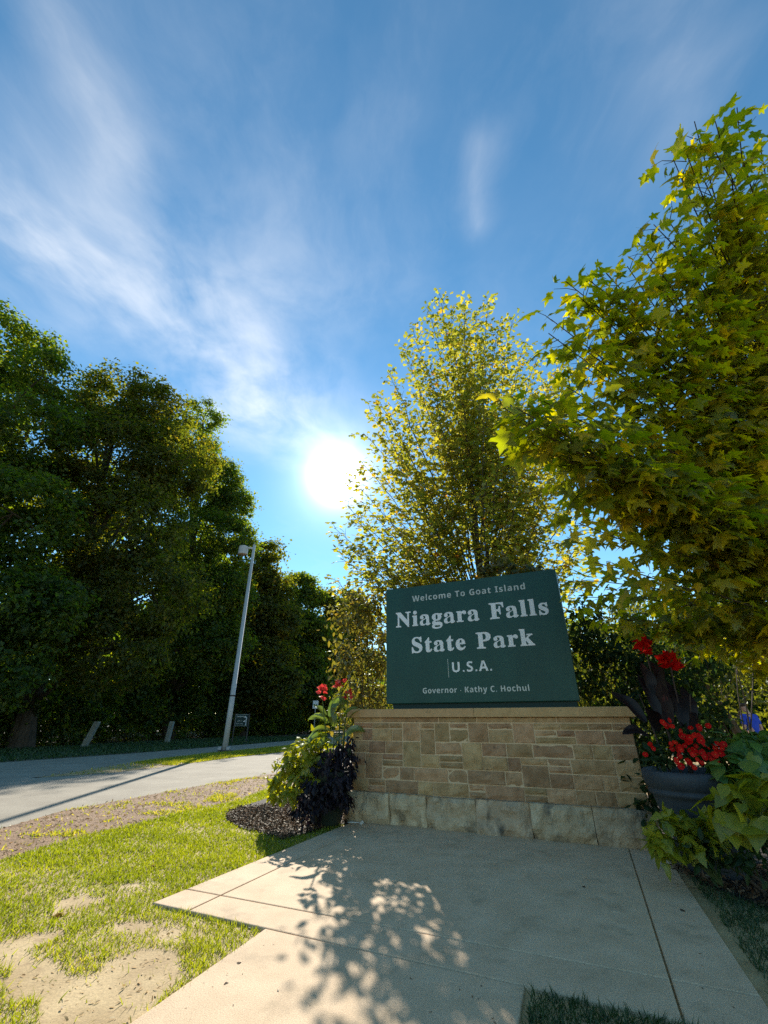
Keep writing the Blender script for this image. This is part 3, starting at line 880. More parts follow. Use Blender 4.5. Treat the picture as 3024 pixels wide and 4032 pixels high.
    'r': [287, [[18, 0, 18, 16, 26, 17, 32, 18, 38, 20, 42, 23, 45, 26, 48, 29, 50, 34, 51, 40, 52, 47, 52, 56, 52, 252, 52, 261, 51, 269, 50, 276, 49, 281, 46, 285, 43, 288, 39, 290, 34, 292, 28, 293, 20, 293, 21, 310, 146, 310, 146, 252, 153, 264, 161, 275, 169, 285, 178, 294, 187, 301, 197, 307, 206, 312, 215, 316, 224, 318, 233, 318, 244, 318, 253, 316, 262, 313, 269, 309, 275, 304, 280, 298, 284, 291, 287, 283, 289, 275, 289, 266, 289, 258, 288, 252, 285, 245, 282, 240, 278, 234, 273, 230, 268, 227, 262, 224, 255, 223, 248, 222, 222, 231, 207, 250, 189, 260, 183, 259, 178, 257, 172, 253, 167, 248, 162, 241, 157, 234, 154, 225, 151, 215, 150, 204, 149, 192, 149, 56, 149, 47, 151, 40, 153, 34, 155, 29, 159, 25, 163, 22, 170, 20, 177, 18, 187, 17, 197, 16, 197, 0]]],
    's': [288, [[151, -10, 140, -9, 128, -8, 115, -4, 101, 0, 87, 6, 73, 9, 67, 8, 62, 6, 57, 2, 54, -2, 51, -9, 36, -9, 36, 105, 53, 105, 57, 89, 63, 74, 70, 61, 78, 49, 87, 39, 97, 30, 107, 23, 118, 19, 129, 16, 140, 15, 150, 15, 158, 17, 166, 19, 173, 22, 179, 27, 183, 32, 187, 37, 190, 44, 192, 51, 192, 58, 191, 69, 186, 79, 179, 89, 169, 97, 156, 105, 107, 130, 94, 137, 82, 144, 71, 152, 62, 161, 54, 169, 48, 178, 43, 188, 40, 198, 38, 209, 37, 220, 38, 237, 41, 252, 47, 266, 55, 279, 65, 291, 77, 301, 90, 309, 106, 314, 123, 318, 141, 319, 166, 316, 199, 308, 206, 306, 213, 305, 217, 305, 221, 307, 225, 310, 228, 314, 230, 319, 244, 319, 244, 222, 228, 222, 224, 235, 218, 248, 212, 259, 204, 269, 196, 277, 188, 284, 179, 289, 169, 293, 159, 295, 149, 296, 141, 296, 134, 295, 127, 292, 121, 290, 116, 286, 112, 281, 109, 277, 107, 271, 105, 265, 105, 259, 105, 253, 106, 247, 109, 242, 111, 237, 115, 232, 146, 212, 191, 189, 204, 182, 216, 175, 226, 168, 234, 160, 241, 151, 247, 142, 252, 132, 255, 121, 257, 108, 257, 95, 256, 76, 253, 59, 247, 44, 239, 30, 228, 18, 216, 8, 202, 0, 186, -6, 169, -9]]],
    't': [228, [[124, -9, 108, -9, 95, -6, 83, -2, 74, 3, 66, 10, 60, 19, 55, 30, 51, 42, 49, 56, 48, 71, 48, 279, 20, 279, 20, 300, 36, 315, 50, 329, 64, 343, 76, 356, 88, 369, 98, 381, 108, 393, 116, 404, 123, 414, 129, 424, 144, 424, 144, 310, 208, 310, 208, 279, 144, 279, 144, 82, 149, 51, 168, 40, 177, 42, 185, 46, 193, 53, 200, 62, 206, 75, 222, 66, 208, 39, 192, 18, 172, 3, 149, -6]]],
},
'sans': {
    '0': [384, [[191, -7, 159, -4, 130, 4, 104, 17, 82, 35, 64, 59, 50, 87, 39, 119, 31, 155, 26, 196, 24, 240, 25, 270, 27, 298, 30, 325, 34, 350, 40, 373, 48, 394, 57, 413, 67, 430, 79, 445, 93, 457, 109, 468, 127, 476, 146, 482, 168, 486, 191, 487, 224, 484, 253, 476, 278, 463, 300, 445, 318, 422, 333, 394, 345, 361, 353, 325, 358, 284, 359, 240, 359, 210, 357, 182, 353, 155, 349, 130, 343, 107, 335, 86, 326, 67, 316, 51, 304, 36, 290, 23, 274, 12, 256, 4, 237, -2, 215, -6], [191, 75, 206, 77, 218, 82, 228, 90, 237, 101, 244, 116, 249, 134, 253, 156, 256, 180, 258, 208, 259, 240, 258, 271, 256, 299, 253, 324, 249, 345, 244, 363, 237, 378, 228, 390, 218, 398, 206, 403, 191, 405, 177, 403, 165, 398, 154, 390, 146, 378, 139, 363, 134, 345, 130, 324, 127, 299, 125, 271, 125, 240, 125, 209, 127, 181, 130, 156, 134, 135, 139, 117, 146, 102, 154, 90, 165, 82, 177, 77]]],
    '1': [384, [[176, 0, 176, 277, 177, 323, 179, 373, 164, 358, 144, 340, 89, 296, 40, 357, 194, 480, 277, 480, 277, 0]]],
    '2': [384, [[27, 0, 27, 71, 147, 192, 206, 254, 214, 264, 221, 274, 228, 283, 233, 292, 238, 300, 241, 309, 244, 317, 246, 326, 247, 335, 248, 345, 247, 355, 245, 365, 242, 374, 238, 381, 232, 388, 225, 393, 218, 397, 209, 399, 200, 401, 189, 402, 178, 401, 168, 400, 157, 397, 146, 393, 136, 389, 125, 383, 114, 377, 103, 370, 92, 362, 81, 353, 26, 418, 70, 451, 79, 457, 89, 463, 100, 468, 111, 472, 123, 476, 136, 480, 150, 483, 164, 485, 180, 486, 197, 486, 215, 486, 232, 483, 248, 480, 264, 475, 278, 469, 291, 462, 302, 453, 313, 444, 322, 434, 330, 423, 337, 411, 342, 398, 346, 385, 348, 371, 349, 357, 348, 341, 346, 326, 343, 312, 338, 298, 333, 284, 326, 271, 318, 258, 309, 245, 298, 233, 287, 220, 275, 206, 261, 193, 247, 178, 231, 163, 215, 148, 153, 90, 153, 85, 362, 85, 362, 0]]],
    'A': [463, [[0, 0, 169, 482, 293, 482, 463, 0, 354, 0, 319, 114, 144, 114, 109, 0], [170, 199, 295, 199, 259, 311, 251, 340, 240, 375, 232, 407, 223, 374, 212, 336, 204, 311]]],
    'C': [428, [[255, -7, 226, -5, 200, -2, 175, 4, 153, 13, 133, 24, 114, 37, 98, 52, 84, 69, 72, 89, 62, 110, 54, 133, 47, 157, 43, 183, 40, 210, 39, 239, 40, 267, 43, 294, 48, 320, 56, 344, 65, 367, 77, 389, 90, 408, 105, 426, 122, 441, 141, 455, 162, 466, 185, 475, 210, 481, 236, 485, 264, 486, 278, 486, 292, 485, 307, 483, 321, 480, 335, 477, 350, 473, 364, 469, 377, 464, 391, 459, 404, 453, 371, 370, 317, 392, 306, 396, 296, 398, 285, 400, 274, 401, 264, 402, 242, 400, 222, 395, 204, 386, 188, 374, 175, 358, 163, 339, 155, 318, 149, 294, 145, 267, 144, 238, 145, 209, 148, 183, 154, 159, 162, 138, 172, 120, 185, 105, 201, 93, 219, 85, 240, 80, 264, 78, 276, 78, 288, 79, 299, 80, 311, 82, 323, 85, 386, 103, 386, 18, 374, 13, 361, 9, 349, 5, 336, 2, 324, -1, 311, -3, 298, -5, 284, -6, 270, -6]]],
    'D': [497, [[60, 0, 60, 480, 211, 480, 240, 478, 268, 475, 294, 470, 319, 462, 342, 453, 363, 441, 382, 427, 399, 411, 414, 394, 427, 374, 438, 352, 447, 328, 453, 302, 457, 274, 458, 244, 455, 198, 447, 157, 433, 120, 414, 88, 389, 61, 359, 39, 325, 22, 287, 10, 244, 2, 196, 0], [162, 84, 206, 84, 258, 90, 300, 109, 329, 141, 347, 185, 353, 242, 351, 272, 347, 299, 340, 322, 330, 342, 318, 359, 302, 372, 285, 383, 264, 390, 242, 395, 216, 396, 162, 396]]],
    'G': [486, [[262, -7, 221, -4, 184, 3, 151, 16, 122, 34, 97, 56, 76, 84, 60, 116, 48, 153, 41, 194, 39, 240, 40, 270, 44, 297, 49, 323, 58, 348, 68, 371, 81, 392, 96, 411, 113, 428, 132, 443, 153, 456, 176, 467, 202, 475, 229, 481, 258, 485, 289, 486, 305, 486, 320, 485, 335, 483, 350, 481, 365, 478, 379, 475, 393, 471, 407, 467, 419, 462, 432, 457, 398, 375, 389, 380, 380, 384, 369, 388, 359, 391, 348, 394, 336, 397, 325, 399, 313, 400, 301, 401, 289, 402, 272, 401, 255, 398, 240, 394, 225, 389, 212, 381, 199, 373, 188, 363, 178, 351, 169, 339, 162, 325, 155, 310, 150, 293, 147, 276, 144, 258, 144, 238, 144, 220, 146, 203, 148, 186, 152, 170, 156, 155, 162, 141, 169, 129, 177, 117, 186, 107, 197, 98, 208, 91, 221, 85, 236, 81, 252, 79, 269, 78, 305, 80, 333, 85, 333, 185, 242, 185, 242, 269, 433, 269, 433, 21, 417, 16, 402, 11, 386, 7, 370, 4, 354, 1, 338, -2, 320, -4, 302, -6, 282, -6]]],
    'H': [514, [[60, 0, 60, 480, 162, 480, 162, 291, 352, 291, 352, 480, 453, 480, 453, 0, 352, 0, 352, 207, 162, 207, 162, 0]]],
    'I': [261, [[21, 0, 21, 58, 80, 85, 80, 395, 21, 422, 21, 480, 240, 480, 240, 422, 181, 395, 181, 85, 240, 58, 240, 0]]],
    'K': [446, [[60, 0, 60, 480, 162, 480, 162, 260, 181, 288, 202, 316, 332, 480, 445, 480, 277, 267, 446, 0, 330, 0, 205, 202, 162, 171, 162, 0]]],
    'L': [379, [[60, 0, 60, 480, 162, 480, 162, 84, 357, 84, 357, 0]]],
    'N': [546, [[60, 0, 60, 480, 189, 480, 397, 120, 399, 120, 396, 187, 394, 253, 394, 480, 486, 480, 486, 0, 357, 0, 148, 363, 145, 363, 149, 294, 151, 226, 151, 0]]],
    'O': [535, [[267, -7, 237, -5, 209, -2, 184, 4, 160, 13, 139, 24, 119, 38, 102, 53, 87, 70, 74, 90, 63, 111, 55, 134, 48, 158, 43, 184, 40, 212, 39, 241, 40, 270, 43, 298, 48, 324, 55, 348, 63, 371, 74, 392, 87, 411, 102, 428, 119, 443, 139, 456, 160, 467, 184, 476, 210, 482, 238, 486, 268, 487, 298, 486, 326, 482, 352, 476, 375, 467, 396, 456, 415, 443, 432, 428, 447, 411, 460, 392, 471, 370, 480, 347, 487, 323, 492, 297, 495, 269, 496, 240, 495, 211, 492, 184, 487, 158, 480, 133, 471, 110, 460, 89, 447, 70, 432, 53, 415, 38, 396, 24, 375, 13, 351, 4, 326, -2, 298, -5], [267, 79, 292, 80, 313, 86, 332, 94, 348, 106, 361, 122, 371, 140, 379, 162, 384, 185, 388, 212, 389, 240, 388, 269, 384, 296, 379, 320, 371, 341, 361, 359, 348, 375, 332, 387, 314, 395, 292, 401, 268, 402, 244, 401, 222, 395, 203, 387, 188, 375, 175, 359, 164, 341, 156, 320, 150, 296, 147, 269, 146, 240, 147, 212, 150, 185, 156, 162, 164, 140, 175, 122, 188, 106, 203, 94, 222, 86, 243, 80]]],
    'P': [422, [[60, 0, 60, 480, 214, 480, 249, 478, 280, 473, 307, 465, 330, 454, 349, 440, 364, 422, 376, 403, 385, 381, 390, 356, 392, 330, 391, 313, 389, 297, 385, 282, 380, 266, 374, 252, 366, 237, 356, 225, 345, 213, 331, 202, 316, 193, 299, 185, 279, 179, 257, 174, 232, 171, 206, 171, 162, 171, 162, 0], [162, 254, 195, 254, 212, 255, 227, 257, 241, 260, 253, 265, 264, 271, 273, 279, 280, 288, 285, 299, 288, 312, 289, 326, 286, 352, 276, 371, 260, 385, 237, 393, 208, 396, 162, 396]]],
    'R': [443, [[60, 0, 60, 480, 200, 480, 237, 478, 270, 474, 299, 467, 324, 457, 345, 444, 362, 428, 375, 410, 384, 388, 390, 363, 392, 336, 391, 323, 390, 311, 387, 299, 384, 289, 379, 278, 374, 269, 368, 260, 361, 252, 354, 244, 346, 237, 338, 230, 329, 224, 321, 218, 311, 213, 302, 209, 443, 0, 330, 0, 216, 184, 162, 184, 162, 0], [162, 267, 195, 267, 214, 267, 230, 269, 245, 273, 257, 277, 267, 283, 275, 291, 281, 299, 285, 309, 288, 321, 289, 333, 288, 346, 285, 357, 280, 367, 274, 375, 266, 382, 255, 387, 243, 391, 228, 394, 212, 396, 193, 396, 162, 396]]],
    'S': [370, [[167, -7, 137, -6, 108, -2, 81, 4, 55, 12, 31, 22, 31, 117, 102, 90, 116, 85, 131, 82, 146, 79, 160, 78, 175, 77, 189, 78, 201, 80, 212, 82, 221, 86, 228, 92, 234, 98, 238, 104, 241, 112, 243, 120, 244, 128, 243, 139, 239, 148, 234, 157, 227, 165, 217, 172, 206, 179, 193, 186, 180, 193, 166, 200, 150, 207, 114, 225, 77, 253, 70, 260, 64, 268, 58, 276, 53, 284, 48, 293, 44, 303, 40, 314, 38, 325, 37, 337, 36, 350, 38, 375, 43, 397, 52, 417, 64, 435, 80, 450, 99, 463, 120, 473, 144, 480, 170, 485, 199, 486, 214, 486, 228, 485, 243, 483, 257, 481, 270, 478, 284, 474, 298, 469, 312, 464, 327, 459, 341, 453, 308, 373, 249, 394, 239, 397, 228, 399, 217, 400, 206, 401, 195, 402, 184, 401, 174, 399, 166, 397, 158, 393, 151, 388, 146, 382, 141, 376, 138, 369, 136, 362, 136, 353, 137, 343, 139, 335, 144, 327, 150, 319, 158, 313, 168, 307, 180, 300, 194, 293, 209, 285, 226, 277, 241, 270, 254, 263, 267, 256, 278, 248, 289, 241, 299, 233, 308, 224, 316, 216, 323, 206, 329, 196, 334, 185, 338, 174, 341, 161, 343, 148, 343, 133, 341, 108, 336, 86, 327, 66, 314, 47, 297, 31, 277, 18, 254, 7, 228, -1, 199, -5]]],
    'T': [389, [[144, 0, 144, 395, 13, 395, 13, 480, 375, 480, 375, 395, 245, 395, 245, 0]]],
    'U': [508, [[252, -7, 216, -5, 183, 1, 154, 11, 128, 24, 107, 42, 89, 63, 75, 86, 65, 112, 59, 140, 57, 171, 57, 480, 158, 480, 158, 186, 159, 164, 162, 144, 167, 128, 174, 114, 183, 103, 193, 94, 206, 87, 220, 82, 236, 80, 255, 79, 273, 80, 290, 83, 304, 88, 317, 95, 327, 105, 335, 116, 341, 130, 346, 147, 348, 166, 349, 187, 349, 480, 451, 480, 451, 169, 450, 150, 447, 131, 443, 113, 437, 96, 429, 80, 419, 64, 408, 50, 395, 38, 380, 26, 363, 16, 344, 8, 324, 2, 302, -3, 278, -6]]],
    'W': [649, [[122, 0, 0, 480, 100, 480, 161, 218, 170, 179, 179, 132, 185, 92, 191, 132, 199, 177, 207, 211, 277, 480, 373, 480, 443, 211, 450, 177, 459, 132, 465, 92, 471, 132, 480, 179, 488, 218, 549, 480, 649, 480, 527, 0, 412, 0, 347, 252, 342, 274, 335, 306, 328, 339, 324, 364, 321, 339, 314, 307, 308, 274, 302, 251, 238, 0]]],
    'Y': [419, [[159, 0, 159, 183, 0, 480, 110, 480, 210, 282, 310, 480, 419, 480, 260, 187, 260, 0]]],
    'a': [406, [[142, -7, 123, -6, 105, -2, 89, 4, 74, 12, 60, 22, 49, 34, 40, 50, 33, 67, 29, 87, 28, 109, 30, 132, 35, 151, 43, 169, 54, 183, 69, 196, 87, 206, 109, 214, 133, 220, 161, 224, 192, 226, 256, 228, 256, 244, 255, 255, 253, 265, 250, 274, 246, 281, 241, 287, 234, 292, 227, 295, 218, 298, 209, 300, 199, 300, 188, 300, 178, 299, 167, 297, 157, 295, 146, 292, 95, 273, 62, 341, 75, 347, 87, 352, 100, 357, 114, 362, 128, 365, 142, 368, 157, 371, 172, 373, 187, 374, 203, 374, 231, 373, 256, 369, 279, 363, 299, 354, 316, 342, 330, 328, 341, 311, 349, 292, 354, 269, 355, 244, 355, 0, 285, 0, 266, 50, 263, 50, 254, 39, 244, 29, 234, 20, 224, 13, 214, 7, 202, 2, 189, -2, 175, -5, 159, -6], [179, 66, 192, 67, 203, 70, 214, 73, 224, 79, 234, 86, 242, 94, 248, 103, 252, 114, 255, 126, 256, 140, 256, 170, 217, 169, 199, 167, 183, 165, 170, 162, 158, 157, 150, 151, 143, 144, 138, 137, 134, 128, 132, 119, 131, 109, 131, 100, 133, 93, 136, 86, 140, 81, 144, 76, 150, 73, 156, 70, 163, 68, 171, 67]]],
    'c': [345, [[201, -7, 170, -5, 142, 1, 117, 10, 94, 22, 75, 39, 59, 59, 46, 83, 37, 112, 32, 144, 30, 181, 31, 207, 34, 231, 38, 253, 45, 273, 53, 291, 63, 307, 74, 321, 87, 334, 101, 344, 117, 353, 133, 361, 151, 366, 170, 370, 189, 373, 210, 373, 225, 373, 239, 372, 252, 371, 264, 369, 276, 366, 324, 349, 295, 271, 251, 287, 210, 293, 182, 288, 160, 275, 145, 253, 135, 222, 132, 182, 133, 161, 136, 143, 140, 126, 145, 112, 153, 101, 162, 91, 172, 84, 183, 79, 196, 76, 210, 75, 223, 75, 234, 76, 245, 78, 256, 80, 266, 83, 276, 87, 285, 91, 294, 95, 304, 100, 313, 106, 313, 21, 304, 15, 294, 10, 285, 6, 275, 3, 265, 0, 254, -3, 243, -4, 230, -6, 216, -6]]],
    'd': [425, [[169, -7, 145, -5, 123, 1, 103, 11, 85, 24, 69, 41, 55, 62, 44, 87, 36, 115, 32, 147, 30, 183, 32, 218, 36, 251, 44, 279, 55, 304, 69, 325, 86, 342, 104, 356, 125, 366, 147, 371, 171, 373, 187, 373, 201, 371, 214, 368, 226, 364, 236, 358, 246, 351, 255, 344, 263, 337, 270, 329, 277, 320, 280, 320, 275, 351, 273, 393, 273, 510, 373, 510, 373, 0, 296, 0, 277, 48, 273, 48, 266, 39, 259, 31, 251, 23, 243, 16, 233, 9, 223, 3, 211, -1, 198, -4, 184, -6], [203, 73, 219, 74, 233, 77, 245, 82, 254, 89, 262, 98, 268, 109, 273, 121, 276, 136, 278, 153, 279, 171, 279, 182, 279, 202, 277, 221, 273, 237, 269, 252, 263, 264, 255, 274, 245, 282, 233, 288, 219, 291, 202, 292, 190, 291, 178, 288, 168, 282, 159, 274, 150, 264, 144, 251, 138, 237, 135, 220, 132, 202, 132, 181, 132, 161, 135, 143, 138, 126, 144, 112, 150, 100, 159, 91, 168, 83, 179, 78, 190, 74]]],
    'e': [397, [[218, -7, 197, -6, 176, -3, 157, 1, 138, 6, 121, 14, 105, 23, 90, 34, 77, 46, 65, 60, 54, 76, 46, 93, 39, 113, 34, 134, 31, 156, 30, 181, 31, 206, 34, 229, 38, 250, 44, 270, 52, 288, 61, 304, 72, 319, 84, 331, 98, 342, 113, 352, 129, 360, 146, 366, 164, 370, 183, 373, 203, 373, 233, 372, 259, 366, 283, 358, 305, 346, 324, 330, 340, 311, 352, 290, 361, 265, 366, 237, 368, 207, 368, 158, 132, 158, 133, 142, 136, 128, 141, 114, 148, 102, 157, 92, 167, 83, 179, 77, 192, 72, 207, 69, 223, 68, 237, 68, 250, 69, 263, 70, 276, 72, 287, 75, 299, 78, 311, 82, 323, 86, 335, 91, 347, 97, 347, 19, 336, 14, 325, 10, 314, 6, 302, 2, 290, 0, 278, -3, 265, -4, 250, -6, 235, -6], [134, 225, 274, 225, 273, 238, 271, 250, 267, 261, 263, 271, 257, 280, 249, 288, 240, 294, 230, 299, 218, 301, 204, 302, 193, 301, 183, 299, 173, 295, 164, 290, 156, 283, 149, 275, 143, 265, 139, 253, 136, 240]]],
    'h': [441, [[52, 0, 52, 510, 152, 510, 152, 406, 151, 355, 148, 320, 153, 320, 161, 330, 169, 340, 178, 348, 188, 355, 198, 361, 209, 365, 221, 369, 233, 371, 246, 373, 259, 373, 282, 372, 303, 368, 322, 362, 340, 353, 355, 342, 368, 327, 378, 310, 385, 289, 389, 266, 391, 239, 391, 0, 291, 0, 291, 214, 288, 243, 281, 265, 270, 281, 253, 290, 232, 293, 215, 292, 200, 288, 188, 282, 178, 273, 170, 262, 163, 249, 159, 233, 155, 215, 153, 195, 152, 173, 152, 0]]],
    'l': [205, [[52, 0, 52, 510, 152, 510, 152, 0]]],
    'm': [660, [[52, 0, 52, 367, 129, 367, 142, 320, 148, 320, 155, 330, 163, 340, 172, 348, 183, 355, 194, 361, 206, 365, 218, 369, 230, 371, 242, 373, 255, 373, 270, 373, 285, 371, 299, 369, 311, 365, 323, 360, 334, 354, 343, 348, 352, 339, 360, 330, 366, 320, 375, 320, 382, 330, 390, 340, 400, 348, 410, 355, 421, 361, 433, 365, 446, 369, 458, 371, 470, 373, 483, 373, 507, 372, 528, 368, 547, 362, 563, 353, 577, 342, 589, 327, 598, 310, 604, 289, 608, 266, 609, 239, 609, 0, 509, 0, 509, 214, 507, 243, 500, 265, 489, 281, 474, 290, 454, 293, 439, 292, 426, 289, 415, 283, 405, 275, 398, 265, 392, 253, 387, 239, 383, 222, 381, 204, 381, 184, 381, 0, 281, 0, 281, 214, 279, 243, 272, 265, 261, 281, 245, 290, 226, 293, 210, 292, 196, 288, 185, 282, 176, 273, 168, 262, 163, 249, 158, 233, 155, 215, 153, 195, 152, 173, 152, 0]]],
    'n': [441, [[52, 0, 52, 367, 129, 367, 142, 320, 148, 320, 155, 330, 164, 340, 173, 348, 184, 355, 196, 361, 208, 365, 221, 369, 234, 371, 247, 373, 261, 373, 283, 372, 304, 368, 323, 362, 340, 353, 355, 342, 368, 327, 378, 310, 385, 289, 389, 266, 391, 239, 391, 0, 291, 0, 291, 214, 290, 229, 289, 243, 286, 255, 282, 265, 277, 274, 270, 281, 263, 286, 254, 290, 243, 293, 232, 293, 215, 292, 200, 288, 187, 282, 177, 273, 169, 262, 163, 249, 158, 233, 155, 215, 153, 195, 152, 173, 152, 0]]],
    'o': [416, [[207, -7, 187, -6, 168, -3, 150, 1, 132, 7, 116, 15, 101, 25, 87, 36, 74, 49, 63, 64, 53, 80, 45, 98, 38, 117, 34, 138, 31, 160, 30, 184, 32, 219, 38, 250, 47, 278, 61, 303, 78, 324, 98, 342, 122, 356, 148, 366, 177, 371, 209, 373, 229, 373, 248, 370, 267, 365, 284, 359, 300, 351, 315, 342, 329, 330, 342, 318, 353, 303, 363, 287, 371, 270, 377, 250, 382, 230, 385, 208, 385, 184, 384, 149, 378, 118, 368, 89, 355, 65, 337, 43, 317, 25, 294, 11, 267, 1, 239, -5], [208, 74, 223, 75, 236, 78, 248, 84, 258, 92, 266, 102, 272, 114, 277, 128, 281, 145, 283, 163, 283, 184, 283, 205, 281, 223, 277, 240, 272, 254, 266, 266, 258, 275, 248, 283, 236, 288, 223, 292, 208, 293, 193, 292, 179, 288, 168, 283, 158, 275, 150, 266, 144, 254, 139, 240, 135, 223, 133, 205, 132, 184, 133, 163, 135, 145, 139, 128, 144, 114, 150, 102, 158, 92, 168, 84, 180, 78, 193, 75]]],
    'r': [305, [[52, 0, 52, 367, 128, 367, 143, 305, 148, 305, 155, 316, 163, 326, 171, 336, 181, 345, 192, 353, 204, 361, 216, 366, 229, 370, 243, 373, 257, 373, 275, 373, 291, 371, 283, 277, 270, 279, 254, 280, 244, 280, 234, 279, 224, 277, 214, 274, 205, 271, 196, 267, 187, 262, 180, 256, 173, 249, 167, 242, 162, 233, 158, 223, 155, 212, 153, 200, 152, 187, 152, 0]]],
    's': [334, [[152, -7, 137, -7, 123, -6, 110, -5, 97, -3, 86, -2, 75, 1, 64, 3, 53, 7, 42, 10, 31, 15, 31, 97, 43, 92, 55, 87, 68, 83, 81, 79, 95, 75, 108, 72, 121, 70, 133, 68, 144, 67, 155, 66, 166, 67, 176, 68, 184, 70, 191, 72, 197, 75, 202, 79, 205, 83, 208, 88, 209, 93, 210, 98, 204, 115, 183, 132, 130, 156, 117, 162, 105, 168, 94, 173, 83, 179, 74, 185, 65, 191, 58, 198, 51, 205, 46, 212, 41, 220, 37, 229, 34, 238, 32, 248, 31, 259, 30, 271, 32, 291, 37, 308, 44, 323, 56, 337, 70, 348, 87, 357, 106, 364, 127, 369, 150, 372, 175, 373, 189, 373, 202, 372, 215, 371, 228, 369, 240, 367, 253, 364, 265, 360, 278, 355, 291, 350, 304, 345, 274, 273, 223, 292, 213, 295, 204, 297, 194, 298, 184, 299, 174, 300, 158, 299, 146, 296, 137, 291, 131, 284, 130, 275, 135, 260, 157, 244, 206, 223, 261, 196, 269, 191, 277, 184, 284, 178, 290, 170, 296, 162, 300, 153, 304, 144, 306, 133, 308, 121, 308, 109, 307, 88, 302, 68, 294, 51, 283, 36, 269, 23, 252, 12, 231, 4, 208, -2, 181, -6]]],
    't': [291, [[178, -7, 165, -6, 153, -5, 141, -3, 130, 0, 119, 4, 109, 9, 100, 15, 92, 23, 85, 31, 78, 41, 73, 53, 69, 66, 66, 81, 64, 97, 63, 115, 63, 291, 15, 291, 15, 334, 71, 367, 99, 445, 163, 445, 163, 367, 266, 367, 266, 291, 163, 291, 163, 115, 164, 107, 165, 100, 168, 94, 171, 88, 175, 84, 180, 80, 186, 77, 192, 75, 199, 74, 207, 73, 239, 77, 270, 85, 270, 10, 230, -2]]],
    'u': [441, [[181, -7, 158, -5, 137, -2, 118, 5, 101, 14, 86, 25, 73, 39, 63, 57, 56, 77, 52, 101, 50, 128, 50, 367, 150, 367, 150, 152, 151, 138, 153, 124, 156, 112, 159, 102, 165, 93, 171, 86, 179, 80, 188, 76, 198, 74, 210, 73, 227, 74, 241, 78, 254, 84, 264, 93, 272, 104, 278, 118, 283, 134, 286, 152, 288, 172, 289, 194, 289, 367, 389, 367, 389, 0, 312, 0, 299, 47, 293, 47, 286, 36, 277, 27, 268, 19, 257, 12, 245, 6, 233, 1, 220, -2, 207, -5, 194, -6]]],
    'v': [382, [[140, 0, 0, 367, 105, 367, 175, 158, 185, 119, 189, 83, 192, 83, 193, 97, 195, 112, 198, 127, 202, 142, 207, 158, 277, 367, 382, 367, 242, 0]]],
    'y': [382, [[74, -161, 45, -160, 23, -156, 23, -77, 41, -79, 62, -81, 75, -80, 86, -78, 96, -74, 105, -68, 112, -61, 119, -53, 126, -45, 131, -36, 136, -26, 140, -15, 146, 3, 0, 367, 109, 367, 179, 161, 187, 130, 191, 97, 193, 97, 198, 130, 207, 161, 275, 367, 382, 367, 227, -47, 218, -69, 207, -88, 195, -105, 181, -120, 166, -133, 150, -143, 132, -151, 114, -157, 94, -160]]],
},
}
GL['sans']['.'] = [170, [[45, 0, 125, 0, 125, 80, 45, 80]]]
GL['sans']['\u00b7'] = [150, [[40, 160, 62, 138, 92, 138, 114, 160, 114, 190, 92, 212, 62, 212, 40, 190]]]


def text_mesh(name, txt, font, x0, x1, cap, capunits, tomap, mat, parent, depth=0.004, stretch=1.0, bold=0.0):
    s = cap / capunits
    items, pen = [], 0.0
    for ch in txt:
        if ch == ' ':
            pen += 215 if font == 'serif' else 190
            continue
        adv, polys = GL[font][ch]
        items.append((pen, polys))
        pen += adv
    mn = min(min(p[0::2]) + items[0][0] for p in items[0][1])
    mx = max(max(p[0::2]) + items[-1][0] for p in items[-1][1])
    wid = (mx - mn) * s * stretch
    track = ((x1 - x0) - wid) / max(len(txt) - 1, 1)
    k = 0
    for ci, ch in enumerate(txt):
        if ch == ' ':
            continue
        base, polys = items[k]
        k += 1
        cu = bpy.data.curves.new(name, 'CURVE')
        cu.dimensions = '2D'
        cu.fill_mode = 'BOTH'
        cu.extrude = depth / 2
        cu.offset = bold
        for pl in polys:
            pts = [((base - mn) * s * stretch + px * s * stretch + track * ci + x0, py * s) for px, py in zip(pl[0::2], pl[1::2])]
            sp = cu.splines.new('POLY')
            sp.points.add(len(pts) - 1)
            for q, pt in zip(sp.points, pts):
                q.co = (pt[0], pt[1], 0, 1)
            sp.use_cyclic_u = True
        tmp = bpy.data.objects.new('letter', cu)
        COL.objects.link(tmp)
        dg = bpy.context.evaluated_depsgraph_get()
        me = bpy.data.meshes.new_from_object(tmp.evaluated_get(dg))
        bpy.data.objects.remove(tmp)
        V = np.array([tomap(*v.co) for v in me.vertices])
        F = [list(p.vertices) for p in me.polygons]
        bpy.data.meshes.remove(me)
        obj(name, V, F, mat, parent)


sign = thing('park_sign', 'big dark green welcome sign with white raised lettering, on top of the stone wall', 'sign', W(2.08, 0.4, 1.463))
SN = 0.20
c = W((0.66 + 3.51) / 2, SN + 0.20, (1.54 + 3.40) / 2)
V, F = box(c, (3.51 - 0.66, 0.40, 3.40 - 1.54), -UA, 0.008)
obj('sign_panel', V, F, M['sign_green'], sign)
c = W((0.75 + 3.47) / 2, SN + 0.21, 1.502)
V, F = box(c, (3.47 - 0.75, 0.30, 0.078), -UA)
obj('plinth', V, F, M['sign_dark'], sign)
c = W((0.70 + 3.48) / 2, SN - 0.002, (1.548 + 1.886) / 2)
V, F = box(c, (3.48 - 0.70, 0.006, 1.886 - 1.548), -UA, 0.001)
obj('name_plate', V, F, M['sign_green'], sign)
c = W(1.7155, SN - 0.001, (2.169 + 1.896) / 2)
V, F = box(c, (0.006, 0.004, 0.273), -UA)
obj('scratch_line', V, F, M['letter_pale'], sign)


def onsign(z, off=SN):
    return lambda x, y, d: W(x, off - 0.003 - d, z + y)


